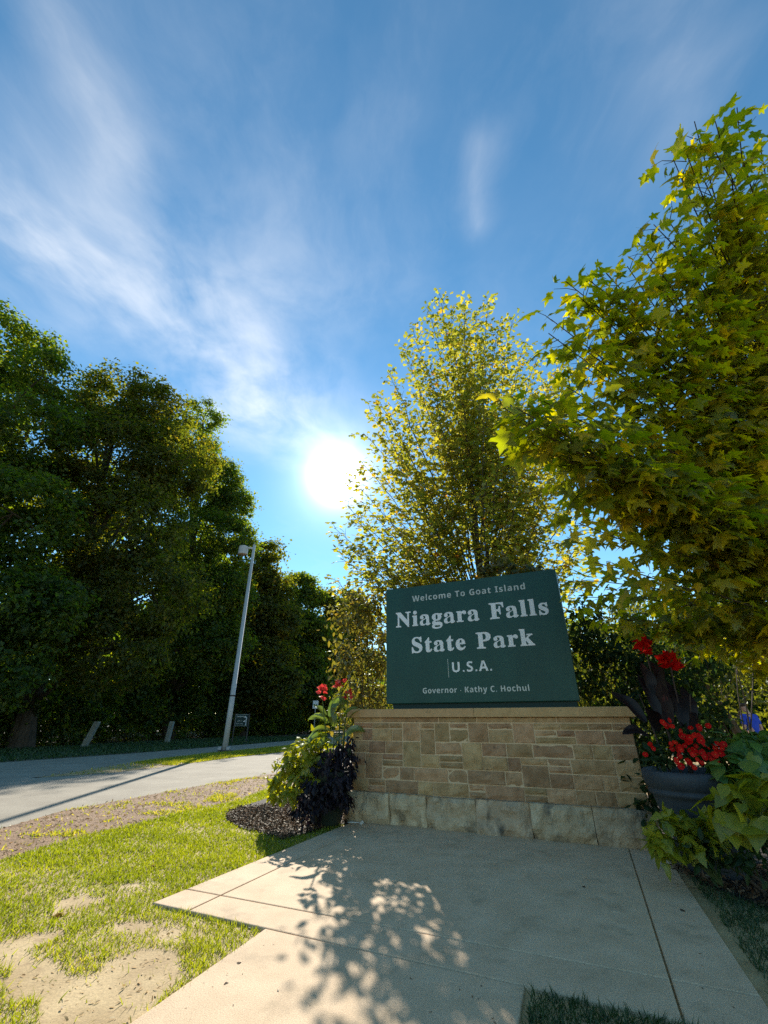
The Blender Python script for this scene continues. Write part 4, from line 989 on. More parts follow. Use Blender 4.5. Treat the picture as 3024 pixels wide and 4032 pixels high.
text_mesh('letter', 'Welcome To Goat Island', 'sans', 1.152, 3.031, 0.098, 480, onsign(3.135), M['letter_pale'], sign, stretch=1.02)
text_mesh('letter', 'Niagara Falls', 'serif', 0.85, 3.31, 0.239, 455, onsign(2.727), M['letter'], sign, stretch=1.07, bold=0.006)
text_mesh('letter', 'State Park', 'serif', 1.126, 3.047, 0.232, 455, onsign(2.298), M['letter'], sign, stretch=1.07, bold=0.006)
text_mesh('letter', 'U.S.A.', 'sans', 1.779, 2.388, 0.146, 480, onsign(1.971), M['letter'], sign, stretch=1.0)
text_mesh('letter', 'Governor \u00b7 Kathy C. Hochul', 'sans', 1.285, 2.884, 0.079, 480, onsign(1.680, SN - 0.005), M['letter_pale'], sign, stretch=1.0)
# ------------------------------------------------------------------ leaf geometry
def fan(outline, fold=0.15, droop=0.1, center=(0.38, 0.0)):
    """leaf from half outline [(x,y)...] starting at the stalk and ending at the tip"""
    pts = list(outline) + [(x, -y) for x, y in reversed(outline[1:-1])]
    P = [(center[0], center[1])] + pts
    V = np.array([(x, y, -fold * abs(y) - droop * x * x) for x, y in P])
    n = len(pts)
    F = np.array([(0, 1 + (i + 1) % n, 1 + i) for i in range(n)])
    return V, F[:, ::-1]


MAPLE = fan([(0.0, 0.0), (-0.09, 0.17), (0.03, 0.40), (0.15, 0.27), (0.27, 0.33), (0.33, 0.52), (0.50, 0.60), (0.47, 0.40), (0.50, 0.17), (0.62, 0.24), (0.72, 0.13), (1.0, 0.0)], 0.22, 0.22)
MAPLE_S = fan([(0.0, 0.0), (0.10, 0.38), (0.34, 0.20), (0.58, 0.46), (1.0, 0.0)], 0.25, 0.2)
OVATE = fan([(0.0, 0.0), (0.30, 0.27), (0.68, 0.20), (1.0, 0.0)], 0.35, 0.25, (0.45, 0))
HEART = fan([(0.06, 0.0), (-0.10, 0.20), (0.02, 0.43), (0.28, 0.50), (0.55, 0.36), (0.80, 0.15), (1.0, 0.0)], 0.20, 0.35, (0.3, 0))
LOBED = fan([(0.0, 0.0), (-0.08, 0.22), (0.10, 0.50), (0.30, 0.30), (0.55, 0.30), (0.80, 0.13), (1.0, 0.0)], 0.22, 0.35, (0.3, 0))
SPRAY = (np.array([(0, 0, 0), (0.45, 0.42, 0.06), (1.0, 0.0, -0.12), (0.5, -0.38, 0.02)]), np.array([(0, 2, 1), (0, 3, 2)]))
BLADE = (np.array([(0, -0.5, 0), (0, 0.5, 0), (0.55, 0.32, 0.06), (0.55, -0.32, 0.06), (1.0, 0, 0.28)]), None)


def frames(d, n):
    d = unit(d)
    y = unit(np.cross(n, d))
    z = np.cross(d, y)
    return np.stack([d, y, z], axis=-1)          # columns


def leaf_cloud(T, pos, d, n, size, tint):
    V0, F0 = T
    Rm = frames(d, n)
    m = len(pos)
    sc = np.stack([np.ones(m), rng.uniform(0.72, 1.12, m), rng.uniform(0.2, 2.4, m)], 1)
    V = pos[:, None, :] + size[:, None, None] * np.einsum('nij,nkj->nki', Rm, V0[None] * sc[:, None, :])
    k = len(V0)
    F = (F0[None] + (np.arange(len(pos)) * k)[:, None, None]).reshape(-1, 3)
    return V.reshape(-1, 3), F, np.repeat(tint, k)


def rand_dirs(n, r=rng):
    return unit(r.normal(size=(n, 3)))


def leafset(name, T, pos, d, nrm, size, tint, mat, parent=None, kind='stuff', label=None):
    V, F, t = leaf_cloud(T, pos, d, nrm, size, tint)
    return obj(name, V, F, mat, parent, tint=t, kind=kind, label=label)


def clumps(lobes, per_m2, clump_r, leaves_per, r, flat=0.6, shell=(0.72, 1.03), skip_low=None):
    """leaf positions in clumps spread over the outside of ellipsoid lobes (world metres)"""
    P_, Dn, base = [], [], []
    for (c, rad) in lobes:
        c, rad = np.asarray(c, float), np.asarray(rad, float) * np.ones(3)
        area = 4 * math.pi * ((rad[0] * rad[1]) ** 1.6 / 3 + (rad[0] * rad[2]) ** 1.6 / 3 + (rad[1] * rad[2]) ** 1.6 / 3) ** (1 / 1.6)
        n = max(6, int(area * per_m2))
        q = rand_dirs(n, r)
        sh = r.uniform(shell[0], shell[1], n)
        cc = c + q * rad * sh[:, None]
        for a, nd in zip(cc, q):
            m = int(leaves_per * r.uniform(0.6, 1.4))
            cr = clump_r * r.uniform(0.6, 1.35)
            g = r.normal(size=(m, 3)) * np.array([cr, cr, cr * flat]) * 0.55
            P_.append(a + g)
            Dn.append(np.repeat(nd[None], m, 0) + 0.55 * unit(g + 1e-6))
            base.append(np.full(m, r.uniform(-0.18, 0.18)))
    return np.concatenate(P_), np.concatenate(Dn), np.concatenate(base)


def limb_path(a, b, r, sag=0.0, n=7, wob=0.04):
    a, b = np.asarray(a, float), np.asarray(b, float)
    t = np.linspace(0, 1, n)[:, None]
    L = np.linalg.norm(b - a)
    p = a + (b - a) * t
    p[:, 2] += sag * L * np.sin(t[:, 0] * math.pi)
    w = np.cumsum(r.normal(size=(n, 3)) * wob * L / n ** 0.5, 0)
    w -= t * w[-1]
    w[0] = 0
    return p + w


def wood_tree(name, label, base, lobes, mat, seed, per_m2=1.15, clump_r=0.7, leaves=66, size=0.22, trunk_r=0.35, group=None, cat='tree', flat=0.55, T=SPRAY, fork=0.35):
    r = np.random.default_rng(seed)
    base = np.asarray(base, float)
    t = thing(name, label, cat, base, group)
    mbk = MB()
    top = max(c[2] + np.max(np.asarray(rr) * 0.3) for c, rr in lobes)
    cen = np.mean([c for c, rr in lobes], axis=0)
    hi = max(lobes, key=lambda q: q[0][2])[0]
    apex = np.asarray(hi, float) + np.array([0, 0, 0.0])
    tp = limb_path(base - [0, 0, 0.15], apex, r, 0, 10, 0.02)
    mbk.tube(tp, np.linspace(trunk_r, trunk_r * 0.16, 10) * np.r_[1.35, np.ones(9)], 9)
    for c, rr in lobes:
        c = np.asarray(c)
        k = int(np.clip((c[2] - base[2]) * fork / max(top - base[2], 1) * 10 + 1, 1, 8))
        mbk.tube(limb_path(tp[k], c, r, 0.05, 7, 0.03), np.linspace(trunk_r * 0.34, trunk_r * 0.08, 7), 6)
        for q in range(3):
            e = c + unit(r.normal(size=3)) * np.asarray(rr) * 0.8
            mbk.tube(limb_path(c, e, r, 0.03, 5, 0.04), np.linspace(trunk_r * 0.10, trunk_r * 0.03, 5), 5)
    mbk.make('trunk', M['bark'], t)
    pos, nd, bt = clumps(lobes, per_m2, clump_r, leaves, r, flat)
    pos[:, 2] = np.maximum(pos[:, 2], base[2] + 0.08)
    n = len(pos)
    nrm = unit(unit(nd) * 0.6 + np.array([0, 0, 0.8]) + r.normal(size=(n, 3)) * 0.55)
    d = unit(np.cross(nrm, r.normal(size=(n, 3))) + np.array([0, 0, -0.25]))
    tint = np.clip(r.beta(2, 2.4, n) * 0.85 + bt + 0.05, 0, 1)
    leafset('crown', T, pos, d, nrm, size * r.uniform(0.65, 1.35, n), tint, mat, t)
    return t, n


def PXL(lst):
    """lobes surveyed from the photograph: (x, y, distance Y, radius in survey units[, squash])"""
    out = []
    for a in lst:
        x, y, Y, rp = a[:4]
        p = AT(x, y, Y)
        depth = (p - EYE) @ np.array([0, _c, _s])
        rr = rp * 1.8228 * depth / 1668.0
        out.append((p, np.array([rr, rr * (a[5] if len(a) > 5 else 1.0), rr * (a[4] if len(a) > 4 else 0.85)])))
    return out


# ------------------------------------------------------------------ woodland beyond the road
WG = 'woodland trees beyond the road'
total = 0
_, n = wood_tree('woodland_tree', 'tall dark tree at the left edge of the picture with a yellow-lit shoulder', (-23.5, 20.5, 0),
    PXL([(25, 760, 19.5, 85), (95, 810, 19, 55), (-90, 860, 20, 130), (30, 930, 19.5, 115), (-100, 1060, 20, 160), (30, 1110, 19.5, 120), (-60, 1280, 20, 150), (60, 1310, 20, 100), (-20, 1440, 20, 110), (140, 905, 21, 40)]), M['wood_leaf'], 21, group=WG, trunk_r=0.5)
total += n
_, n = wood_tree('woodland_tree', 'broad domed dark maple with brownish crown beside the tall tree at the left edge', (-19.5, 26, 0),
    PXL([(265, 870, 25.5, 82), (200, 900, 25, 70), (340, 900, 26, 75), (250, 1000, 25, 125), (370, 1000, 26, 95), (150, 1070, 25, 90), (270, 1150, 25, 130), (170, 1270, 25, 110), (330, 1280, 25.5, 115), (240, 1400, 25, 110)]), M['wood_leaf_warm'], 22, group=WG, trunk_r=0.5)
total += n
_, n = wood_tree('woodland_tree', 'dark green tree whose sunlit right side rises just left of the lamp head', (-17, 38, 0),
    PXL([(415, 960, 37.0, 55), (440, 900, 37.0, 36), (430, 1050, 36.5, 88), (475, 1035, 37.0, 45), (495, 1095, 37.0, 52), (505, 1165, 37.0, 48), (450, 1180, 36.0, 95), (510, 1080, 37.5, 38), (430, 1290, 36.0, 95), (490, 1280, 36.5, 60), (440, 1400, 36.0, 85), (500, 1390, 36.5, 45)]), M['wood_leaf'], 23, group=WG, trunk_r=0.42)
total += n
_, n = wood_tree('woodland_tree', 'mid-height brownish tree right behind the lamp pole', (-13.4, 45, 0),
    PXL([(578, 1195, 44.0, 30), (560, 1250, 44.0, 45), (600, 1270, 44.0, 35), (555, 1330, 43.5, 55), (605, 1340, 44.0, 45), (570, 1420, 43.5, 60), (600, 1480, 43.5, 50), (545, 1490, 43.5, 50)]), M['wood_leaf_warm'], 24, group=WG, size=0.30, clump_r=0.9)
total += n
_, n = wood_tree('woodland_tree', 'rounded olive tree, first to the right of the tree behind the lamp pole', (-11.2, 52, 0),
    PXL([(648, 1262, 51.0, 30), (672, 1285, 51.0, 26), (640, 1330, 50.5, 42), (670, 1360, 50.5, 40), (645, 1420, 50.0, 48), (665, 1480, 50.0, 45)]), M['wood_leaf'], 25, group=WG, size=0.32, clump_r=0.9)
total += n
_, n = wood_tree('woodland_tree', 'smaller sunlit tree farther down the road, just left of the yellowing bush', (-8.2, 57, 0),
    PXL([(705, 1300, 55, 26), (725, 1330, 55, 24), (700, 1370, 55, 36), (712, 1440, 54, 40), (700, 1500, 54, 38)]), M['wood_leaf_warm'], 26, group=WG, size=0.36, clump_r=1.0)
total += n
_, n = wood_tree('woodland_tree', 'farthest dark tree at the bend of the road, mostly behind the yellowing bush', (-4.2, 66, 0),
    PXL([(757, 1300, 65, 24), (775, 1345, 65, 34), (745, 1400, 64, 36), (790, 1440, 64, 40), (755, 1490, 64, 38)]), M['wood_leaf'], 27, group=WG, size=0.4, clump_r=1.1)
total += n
# understory shrubs along the wood edge
ug = 'shrubs along the edge of the wood'
us_ = [((-21.6, 25.2), 2.4, 4.4, 'dark low shrub at the foot of the wood, leftmost of the row'), ((-19.8, 29.3), 2.3, 4.6, 'dark shrub at the foot of the wood behind the leaning post'),
       ((-18.6, 34.0), 2.3, 5.4, 'tall dark shrub at the foot of the wood between the two posts'), ((-17.0, 38.2), 2.3, 5.4, 'dark shrub at the foot of the wood behind the upright post'),
       ((-14.9, 42.6), 2.4, 6.0, 'dark shrub at the foot of the wood behind the small direction sign'), ((-12.9, 46.5), 2.4, 6.2, 'dark shrub at the foot of the wood just right of the direction sign'),
       ((-11.0, 51), 2.6, 6.4, 'dark shrub at the foot of the wood behind the speed limit sign'), ((-8.6, 58), 3.0, 7.0, 'farthest dark shrub of the wood edge, down the road')]
for k, ((x, y), rr, hh, lab) in enumerate(us_):
    rk = random.Random(k)
    lob = [((x, y, hh * 0.30), (rr, rr, hh * 0.34)), ((x - 0.6, y + 0.4, hh * 0.72), (rr * 0.8, rr * 0.8, hh * 0.30)), ((x + 0.9, y + 0.8, hh * 0.5), (rr * 0.7, rr * 0.7, hh * 0.34)), ((x - 1.6, y - 0.2, hh * 0.42), (rr * 0.8, rr * 0.7, hh * 0.36))]
    _, n = wood_tree('woodland_shrub', lab, (x, y + 0.5, 0), lob, M['wood_leaf'], 40 + k, per_m2=0.95, clump_r=0.65, leaves=42, size=0.25, trunk_r=0.09, group=ug, cat='shrub')
    total += n
# second row standing deeper in the wood
for k, (x, y, h, lab) in enumerate([(-32, 26, 24, 'deep wood tree half hidden at the far left behind the tall edge tree'), (-27, 35, 25, 'deep wood tree hidden behind the domed brownish maple'), (-21, 43, 22, 'deep wood tree showing only through gaps left of the lamp'), (-17.5, 52, 19, 'deep wood tree hidden behind the tree at the lamp pole'), (-14.5, 64, 18, 'deep wood tree at the back of the wood along the road'), (-25, 17, 13, 'low deep wood tree cut by the left picture edge')]):
    rk = np.random.default_rng(60 + k)
    lob = [((x + rk.uniform(-2, 2), y + rk.uniform(-2, 2), h * f), (4.6 - 2.2 * f, 4.6 - 2.2 * f, 3.6)) for f in (0.2, 0.36, 0.52, 0.68, 0.84)]
    _, n = wood_tree('woodland_tree', lab, (x, y, 0), lob, M['wood_leaf'], 70 + k, per_m2=0.36, clump_r=1.2, leaves=46, size=0.48, trunk_r=0.4, group=WG)
    total += n

# ------------------------------------------------------------------ vase-shaped young maple behind the sign
def twiggy(parent, stems, r, T, leaf, mat, twig_every, twig_len, leaf_gap, start=0.25, spread=0.55, up=0.35, droop=0.3, stem_r=0.02, nside=5, tint_shift=0.0, wood=None, keep=None, flatten=0.0):
    """stems: list of polylines (n,3). Builds stems and twigs (one mesh) and returns arrays of leaves"""
    wood = wood or MB()
    LP, LD, LN, LT = [], [], [], []
    for st in stems:
        L = np.linalg.norm(np.diff(st, axis=0), axis=1)
        s = np.r_[0, np.cumsum(L)]
        wood.tube(st, np.linspace(stem_r, 0.004, len(st)), nside)
        pos = s[-1] * start
        ph = r.uniform(0, 6.28)
        tb = r.uniform(-0.12, 0.12)
        while pos < s[-1]:
            f = pos / s[-1]
            p = np.array([np.interp(pos, s, st[:, i]) for i in range(3)])
            q = np.array([np.interp(min(pos + 0.1, s[-1]), s, st[:, i]) for i in range(3)])
            p_ = np.array([np.interp(max(pos - 0.1, 0), s, st[:, i]) for i in range(3)])
            ax = unit(q - p_)
            side = unit(np.cross(ax, r.normal(size=3)))
            ph += 2.4
            a1 = unit(np.cross(ax, [0.3, 0.2, 1.0]))
            a2 = np.cross(ax, a1)
            side = a1 * math.cos(ph) + a2 * math.sin(ph) * (1 - flatten)
            dr = unit(ax * 0.75 + side * spread * 1.3 + np.array([0, 0, up]))
            tl = twig_len * (1.15 - 0.75 * f) * r.uniform(0.6, 1.3)
            m = max(3, int(tl / 0.09))
            tt = np.linspace(0, 1, m)[:, None]
            tw = p + dr * tl * tt + np.array([0, 0, -droop * tl]) * tt ** 2 + np.cumsum(r.normal(size=(m, 3)) * 0.012, 0)
            wood.tube(tw, np.linspace(max(0.0035, stem_r * 0.28), 0.0018, m), 3, cap=False)
            nl = max(2, int(tl / leaf_gap))
            for u in np.linspace(0.15, 1.0, nl):
                b = np.array([np.interp(u, tt[:, 0], tw[:, i]) for i in range(3)])
                for sgn in (-1, 1):
                    a = unit(np.cross(dr, [0, 0, 1.0]) + 1e-3) * sgn
                    ld = unit(a * 0.8 + dr * 0.6 + r.normal(size=3) * 0.35 + np.array([0, 0, -droop]))
                    LP.append(b + ld * leaf * 0.35 + r.normal(size=3) * 0.02)
                    LD.append(ld)
                    LN.append(unit(np.array([0, 0, 1.0]) + r.normal(size=3) * 0.42 + dr * 0.1))
                    LT.append(tb)
            pos += twig_every * r.uniform(0.7, 1.3)
    return wood, np.array(LP), np.array(LD), np.array(LN), np.array(LT)


r = np.random.default_rng(5)
MIDB = np.array([2.15, 9.3, 0.0])
mid = thing('maple_tree', 'slender vase-shaped young maple with thin yellow-green leaves, standing behind the sign', 'tree', MIDB)
fork_pts = [MIDB + np.array([0, 0, h]) for h in (1.1, 1.5, 1.9, 2.3, 2.8)]
tips = [(950, 632, 8.9), (1000, 650, 9.2), (1058, 642, 9.0), (1108, 690, 9.2), (975, 665, 8.7), (1030, 668, 9.4), (1082, 690, 8.8), (1000, 700, 9.5), (905, 780, 9.3), (1135, 740, 9.4), (1100, 760, 8.9), (860, 870, 9.4), (845, 910, 8.6), (925, 660, 9.3), (890, 705, 8.7), (872, 745, 9.0), (842, 812, 8.7), (815, 860, 9.1), (800, 885, 8.7), (785, 935, 9.0), (778, 995, 8.8), (765, 1040, 9.2),
        (750, 1092, 8.8), (722, 1140, 8.9), (735, 1205, 8.8), (720, 1255, 9.0), (745, 1280, 8.5), (1165, 765, 9.3), (1120, 800, 9.0), (1215, 775, 9.6), (1240, 800, 9.8), (1225, 870, 9.6), (1200, 960, 9.8), (1245, 1060, 9.8), (1180, 880, 9.0), (1270, 1180, 9.8), (1230, 1260, 9.6), (1300, 1130, 10.2),
        (735, 1165, 8.6), (760, 1175, 9.2), (790, 1190, 8.5), (755, 1235, 8.9), (800, 1250, 8.4), (845, 1262, 8.2), (785, 1090, 8.5), (762, 1120, 9.4), (815, 1010, 8.4), (820, 940, 8.6), (1260, 1130, 9.3), (1235, 1200, 9.2), (1290, 1230, 10.0), (1250, 960, 10.0), (860, 1000, 8.2), (900, 900, 8.3), (940, 800, 8.6), (1050, 800, 8.4), (1090, 900, 8.3), (900, 1100, 7.9), (840, 1120, 8.2), (1050, 1040, 8.0), (1120, 1040, 8.4), (860, 1220, 8.0), (800, 1200, 8.3), (1100, 1180, 8.2), (1160, 1150, 8.6), (1200, 820, 9.4), (1250, 860, 9.6), (1285, 950, 9.8), (1225, 1010, 9.4), (1150, 835, 9.2), (1175, 985, 9.0), (1290, 1050, 9.9), (1270, 900, 10.0),
        (980, 720, 9.8), (1040, 730, 10.0), (900, 820, 9.9), (1000, 850, 10.3), (850, 950, 9.9), (1060, 960, 10.4), (830, 1080, 10.0), (1180, 1060, 10.4), (960, 1180, 10.4), (810, 1140, 9.6), (870, 1160, 9.7), (1160, 1240, 10.0), (1060, 1230, 9.8)]
stems = []
wood = MB()
wood.tube(np.array([MIDB + [0, 0, -0.1], MIDB + [0.02, 0, 0.8], MIDB + [0, 0.02, 1.8], MIDB + [0.03, 0, 3.0], MIDB + [0.05, -0.1, 6.0], MIDB + [0.0, -0.3, 9.0]]), [0.13, 0.105, 0.09, 0.07, 0.04, 0.02], 9)
for k, (x, y, Y) in enumerate(tips):
    e = AT(x, y, Y)
    hh = np.clip(0.8 + (e[2] - 3.0) * 0.33 + r.uniform(-0.4, 0.6), 0.8, 5.0)
    a = MIDB + np.array([0, 0, hh])
    t = np.linspace(0, 1, 9)[:, None]
    # rise steeply first, then lean out
    ctrl = a + np.array([(e[0] - a[0]) * 0.35, (e[1] - a[1]) * 0.35, (e[2] - a[2]) * 0.55 + 0.1])
    st = (1 - t) ** 2 * a + 2 * t * (1 - t) * ctrl + t ** 2 * e
    st[1:-1] += r.normal(size=(7, 3)) * 0.03
    stems.append(st)
wood, LP, LD, LN, LT = twiggy(mid, stems, r, MAPLE_S, 0.11, M['mid_leaf'], 0.145, 0.74, 0.085, 0.27, 0.62, 0.36, 0.20, 0.022, 5, wood=wood)
wood.make('trunk', M['twig'], mid)
keep = LP[:, 2] > 1.7
LP, LD, LN, LT = LP[keep], LD[keep], LN[keep], LT[keep]
n = len(LP)
print('mid leaves', n)
ht = np.clip(r.beta(2, 2.8, n) + LT, 0, 1)
leafset('crown', MAPLE_S, LP, LD, LN, 0.114 * r.uniform(0.7, 1.3, n), ht, M['mid_leaf'], mid)

# ------------------------------------------------------------------ large-leaved maple overhanging from the right
r = np.random.default_rng(8)
RB_ = np.array([5.6, 4.9, 0.0])
rt = thing('overhanging_maple', 'big maple at the right edge with large yellow-green leaves hanging over the sign', 'tree', RB_)
tg = [(1095, 870, 3.1), (1110, 905, 3.2), (1140, 875, 3.3), (1150, 960, 3.3), (1175, 905, 3.4), (1200, 940, 3.4), (1500, 262, 4.0), (1530, 300, 3.9), (1455, 345, 4.0), (1440, 470, 4.1), (1395, 545, 4.0), (1310, 590, 3.9), (1355, 575, 4.1), (1265, 600, 3.9), (1240, 740, 3.8), (1160, 860, 3.5), (1215, 830, 3.7), (1592, 232, 4.0), (1545, 262, 4.0), (1478, 318, 3.9), (1500, 345, 4.1), (1640, 300, 4.3), (1600, 330, 4.4), (1650, 400, 4.4), (1412, 485, 4.0), (1375, 520, 4.1), (1480, 520, 4.1), (1540, 470, 4.3), (1600, 480, 4.4), (1500, 600, 4.2), (1420, 610, 4.1),
      (1222, 608, 3.9), (1250, 640, 3.9), (1190, 690, 3.8), (1185, 720, 3.7), (1280, 650, 4.0), (1340, 640, 4.1), (1350, 700, 4.0), (1300, 740, 4.0), (1260, 790, 3.9),
      (1085, 880, 3.3), (1130, 900, 3.4), (1170, 940, 3.5), (1230, 880, 3.7), (1190, 1000, 3.6), (1260, 980, 3.8), (1215, 1065, 3.6), (1250, 1130, 3.7), (1240, 1040, 3.7), (1285, 1215, 3.7), (1320, 1130, 4.0), (1320, 1040, 4.0), (1350, 930, 4.0), (1380, 1180, 4.1), (1350, 1260, 4.2), (1330, 860, 4.0),
      (1430, 1230, 4.2), (1490, 1200, 4.3), (1440, 1320, 4.6), (1380, 1350, 4.9), (1290, 1330, 5.0), (1260, 1290, 4.9), (1230, 1255, 5.0), (1340, 1330, 5.2), (1500, 1330, 4.8), (1570, 1290, 4.6), (1620, 1330, 5.0), (1560, 1390, 5.4), (1640, 1420, 5.4), (1480, 1400, 5.4),
      (1640, 560, 4.5), (1560, 580, 4.4), (1600, 680, 4.5), (1530, 690, 4.3), (1450, 720, 4.2), (1400, 780, 4.1), (1480, 800, 4.4), (1560, 800, 4.5), (1640, 800, 4.6), (1420, 870, 4.3), (1500, 900, 4.5), (1600, 920, 4.6), (1400, 980, 4.2), (1480, 1010, 4.5), (1560, 1040, 4.7), (1640, 1050, 4.8), (1430, 1090, 4.4), (1520, 1120, 4.7), (1600, 1170, 4.8), (1650, 1220, 5.0), (1560, 1220, 4.9), (1480, 1140, 5.2), (1590, 1050, 5.4), (1640, 940, 5.4), (1560, 900, 5.4), (1500, 1020, 5.4), (1640, 1300, 5.8), (1580, 1350, 6.0)]
stems = []
wood = MB()
crownc = RB_ + np.array([-0.2, -0.6, 0])
wood.tube(np.array([RB_ + [0, 0, -0.1], RB_ + [-0.03, 0, 1.2], RB_ + [0, -0.1, 2.6], RB_ + [-0.1, -0.4, 4.2], RB_ + [-0.2, -0.8, 6.4], RB_ + [-0.3, -1.0, 8.4]]), [0.2, 0.16, 0.14, 0.10, 0.06, 0.03], 10)
for (x, y, dep) in tg:
    e = DP(x, y, dep)
    hh = np.clip(e[2] * 0.62 + 0.2, 1.5, 6.2)
    a = RB_ + np.array([-0.03 * hh, -0.13 * max(hh - 2, 0), hh])
    t = np.linspace(0, 1, 9)[:, None]
    ctrl = (a + e) / 2 + np.array([0, 0, 0.35 + 0.1 * r.normal()])
    st = (1 - t) ** 2 * a + 2 * t * (1 - t) * ctrl + t ** 2 * e
    st[1:-1] += r.normal(size=(7, 3)) * 0.025
    stems.append(st)
for k in range(48):                       # the half of the crown beyond the picture edge
    th = r.uniform(-1.9, 1.6)
    hz = r.uniform(2.6, 7.2)
    rad = 2.9 * math.sin(math.pi * np.clip((hz - 1.6) / 8, 0.08, 0.95)) * r.uniform(0.6, 1)
    e = RB_ + np.array([math.cos(th) * rad, math.sin(th) * rad - 0.3, hz])
    a = RB_ + np.array([0, 0, hz * 0.6])
    t = np.linspace(0, 1, 9)[:, None]
    ctrl = (a + e) / 2 + np.array([0, 0, 0.3])
    stems.append((1 - t) ** 2 * a + 2 * t * (1 - t) * ctrl + t ** 2 * e)
wood, LP, LD, LN, LT = twiggy(rt, stems, r, MAPLE, 0.16, M['maple_leaf'], 0.145, 0.44, 0.08, 0.36, 0.7, 0.05, 0.30, 0.016, 5, wood=wood, flatten=0.85)
wood.make('trunk', M['twig'], rt)
n = len(LP)
size = 0.142 * r.uniform(0.55, 1.35, n)
LDd = unit(LD + np.array([0, 0, -0.35]))
tint = np.clip(r.beta(2, 2.2, n) * 0.95 + LT + 0.02, 0, 1)
rel = LP - EYE
dep = rel @ np.array([0, _c, _s])
sx = rel[:, 0] / dep
sy = (rel @ np.array([0, -_s, _c])) / dep
inview = (np.abs(sx) < 0.86) & (np.abs(sy) < 1.15) & (dep > 0.3)
score = np.where(inview, size / dep - 0.012 * (sx > 0.55), -1)
order = np.argsort(-score)
single = np.zeros(n, bool)
single[order[:300]] = True
print('right maple leaves', n)
leafset('crown', MAPLE, LP[~single], LDd[~single], LN[~single], size[~single], tint[~single], M['maple_leaf'], rt)


def part_leaves(name, T, P_, D_, N_, S_, tint, mat, parent, nvar=8):
    """each leaf an object of its own, sharing a few meshes"""
    vals = np.quantile(tint, np.linspace(0.06, 0.94, nvar))
    meshes = [mesh_np(name, T[0] * np.array([1, 1 + 0.13 * ((k % 3) - 1.5), 0.4 + 0.8 * (k % 3)]), T[1], mat, np.full(len(T[0]), v)) for k, v in enumerate(vals)]
    Rm = frames(D_, N_)
    pl = np.array(wloc(parent))
    for i in range(len(P_)):
        o = bpy.data.objects.new(name, meshes[int(np.argmin(np.abs(vals - tint[i])))])
        COL.objects.link(o)
        o.parent = parent
        m = np.eye(4)
        m[:3, :3] = Rm[i] * S_[i]
        m[:3, 3] = P_[i] - pl
        o.matrix_local = Matrix(m.tolist())


part_leaves('leaf', MAPLE, LP[single], LDd[single], LN[single], size[single], tint[single], M['maple_leaf'], rt)

# ------------------------------------------------------------------ shrubs behind the wall
def bush(name, label, base, lobes, mat, seed, T, leaf, per_m2, clump_r, leaves, stems=8, group=None, cat='shrub', flat=0.9, shell=(0.35, 1.03), droop=0.4, twig=True, upn=0.7, beta=(2, 2.3)):
    r = np.random.default_rng(seed)
    base = np.asarray(base, float)
    t = thing(name, label, cat, base, group)
    pos, nd, bt = clumps(lobes, per_m2, clump_r, leaves, r, flat, shell)
    pos[:, 2] = np.maximum(pos[:, 2], base[2] + 0.03)
    mbk = MB()
    for k in range(stems):
        e = pos[r.integers(len(pos))]
        mbk.tube(limb_path(base + np.r_[r.normal(size=2) * 0.06, -0.02], e, r, 0.08, 8, 0.03), np.linspace(0.016, 0.004, 8), 5)
    for k in range(stems * 6 if twig else 0):
        a = pos[r.integers(len(pos))]
        e = a + unit(r.normal(size=3) + [0, 0, 0.6]) * r.uniform(0.15, 0.4)
        mbk.tube(limb_path(a, e, r, 0, 4, 0.03), np.linspace(0.004, 0.002, 4), 3)
    mbk.make('stem', M['twig'], t, kind='stuff')
    n = len(pos)
    nrm = unit(unit(nd) * 0.5 + np.array([0, 0, upn]) + r.normal(size=(n, 3)) * 0.5)
    d = unit(unit(nd) * 0.4 + r.normal(size=(n, 3)) * 0.6 + np.array([0, 0, -droop]))
    tint = np.clip(r.beta(*beta, n) + bt * 0.6, 0, 1)
    leafset('foliage', T, pos, d, nrm, leaf * r.uniform(0.6, 1.35, n), tint, mat, t)
    return t


bush('yellowing_bush', 'tall loose bush with yellowing oval leaves behind the left end of the wall', (-0.35, 9.2, 0),
     PXL([(772, 1345, 8.9, 36), (735, 1325, 9.0, 24), (800, 1300, 9.1, 34), (770, 1410, 8.8, 42), (740, 1440, 8.9, 24), (810, 1420, 9.0, 36), (775, 1490, 8.8, 42), (815, 1510, 9.1, 35), (770, 1560, 8.8, 38), (760, 1290, 9.2, 22), (820, 1360, 9.3, 35)]),
     M['bush_leaf'], 81, OVATE, 0.105, 9.5, 0.22, 24, 12)
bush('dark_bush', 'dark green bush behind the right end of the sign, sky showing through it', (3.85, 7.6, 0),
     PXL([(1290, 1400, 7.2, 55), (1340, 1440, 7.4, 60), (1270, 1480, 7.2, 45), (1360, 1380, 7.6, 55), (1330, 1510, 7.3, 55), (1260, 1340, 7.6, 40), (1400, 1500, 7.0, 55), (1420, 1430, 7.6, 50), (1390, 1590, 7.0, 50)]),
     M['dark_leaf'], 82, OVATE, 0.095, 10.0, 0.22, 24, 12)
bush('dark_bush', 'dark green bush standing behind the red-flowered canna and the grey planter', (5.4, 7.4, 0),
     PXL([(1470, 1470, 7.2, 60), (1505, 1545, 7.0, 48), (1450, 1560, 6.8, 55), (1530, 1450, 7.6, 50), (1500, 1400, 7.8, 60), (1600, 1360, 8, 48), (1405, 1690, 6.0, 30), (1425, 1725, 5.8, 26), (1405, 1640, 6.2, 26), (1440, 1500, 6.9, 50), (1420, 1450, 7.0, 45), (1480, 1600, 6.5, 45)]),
     M['dark_leaf'], 83, OVATE, 0.10, 9.0, 0.24, 24, 10)
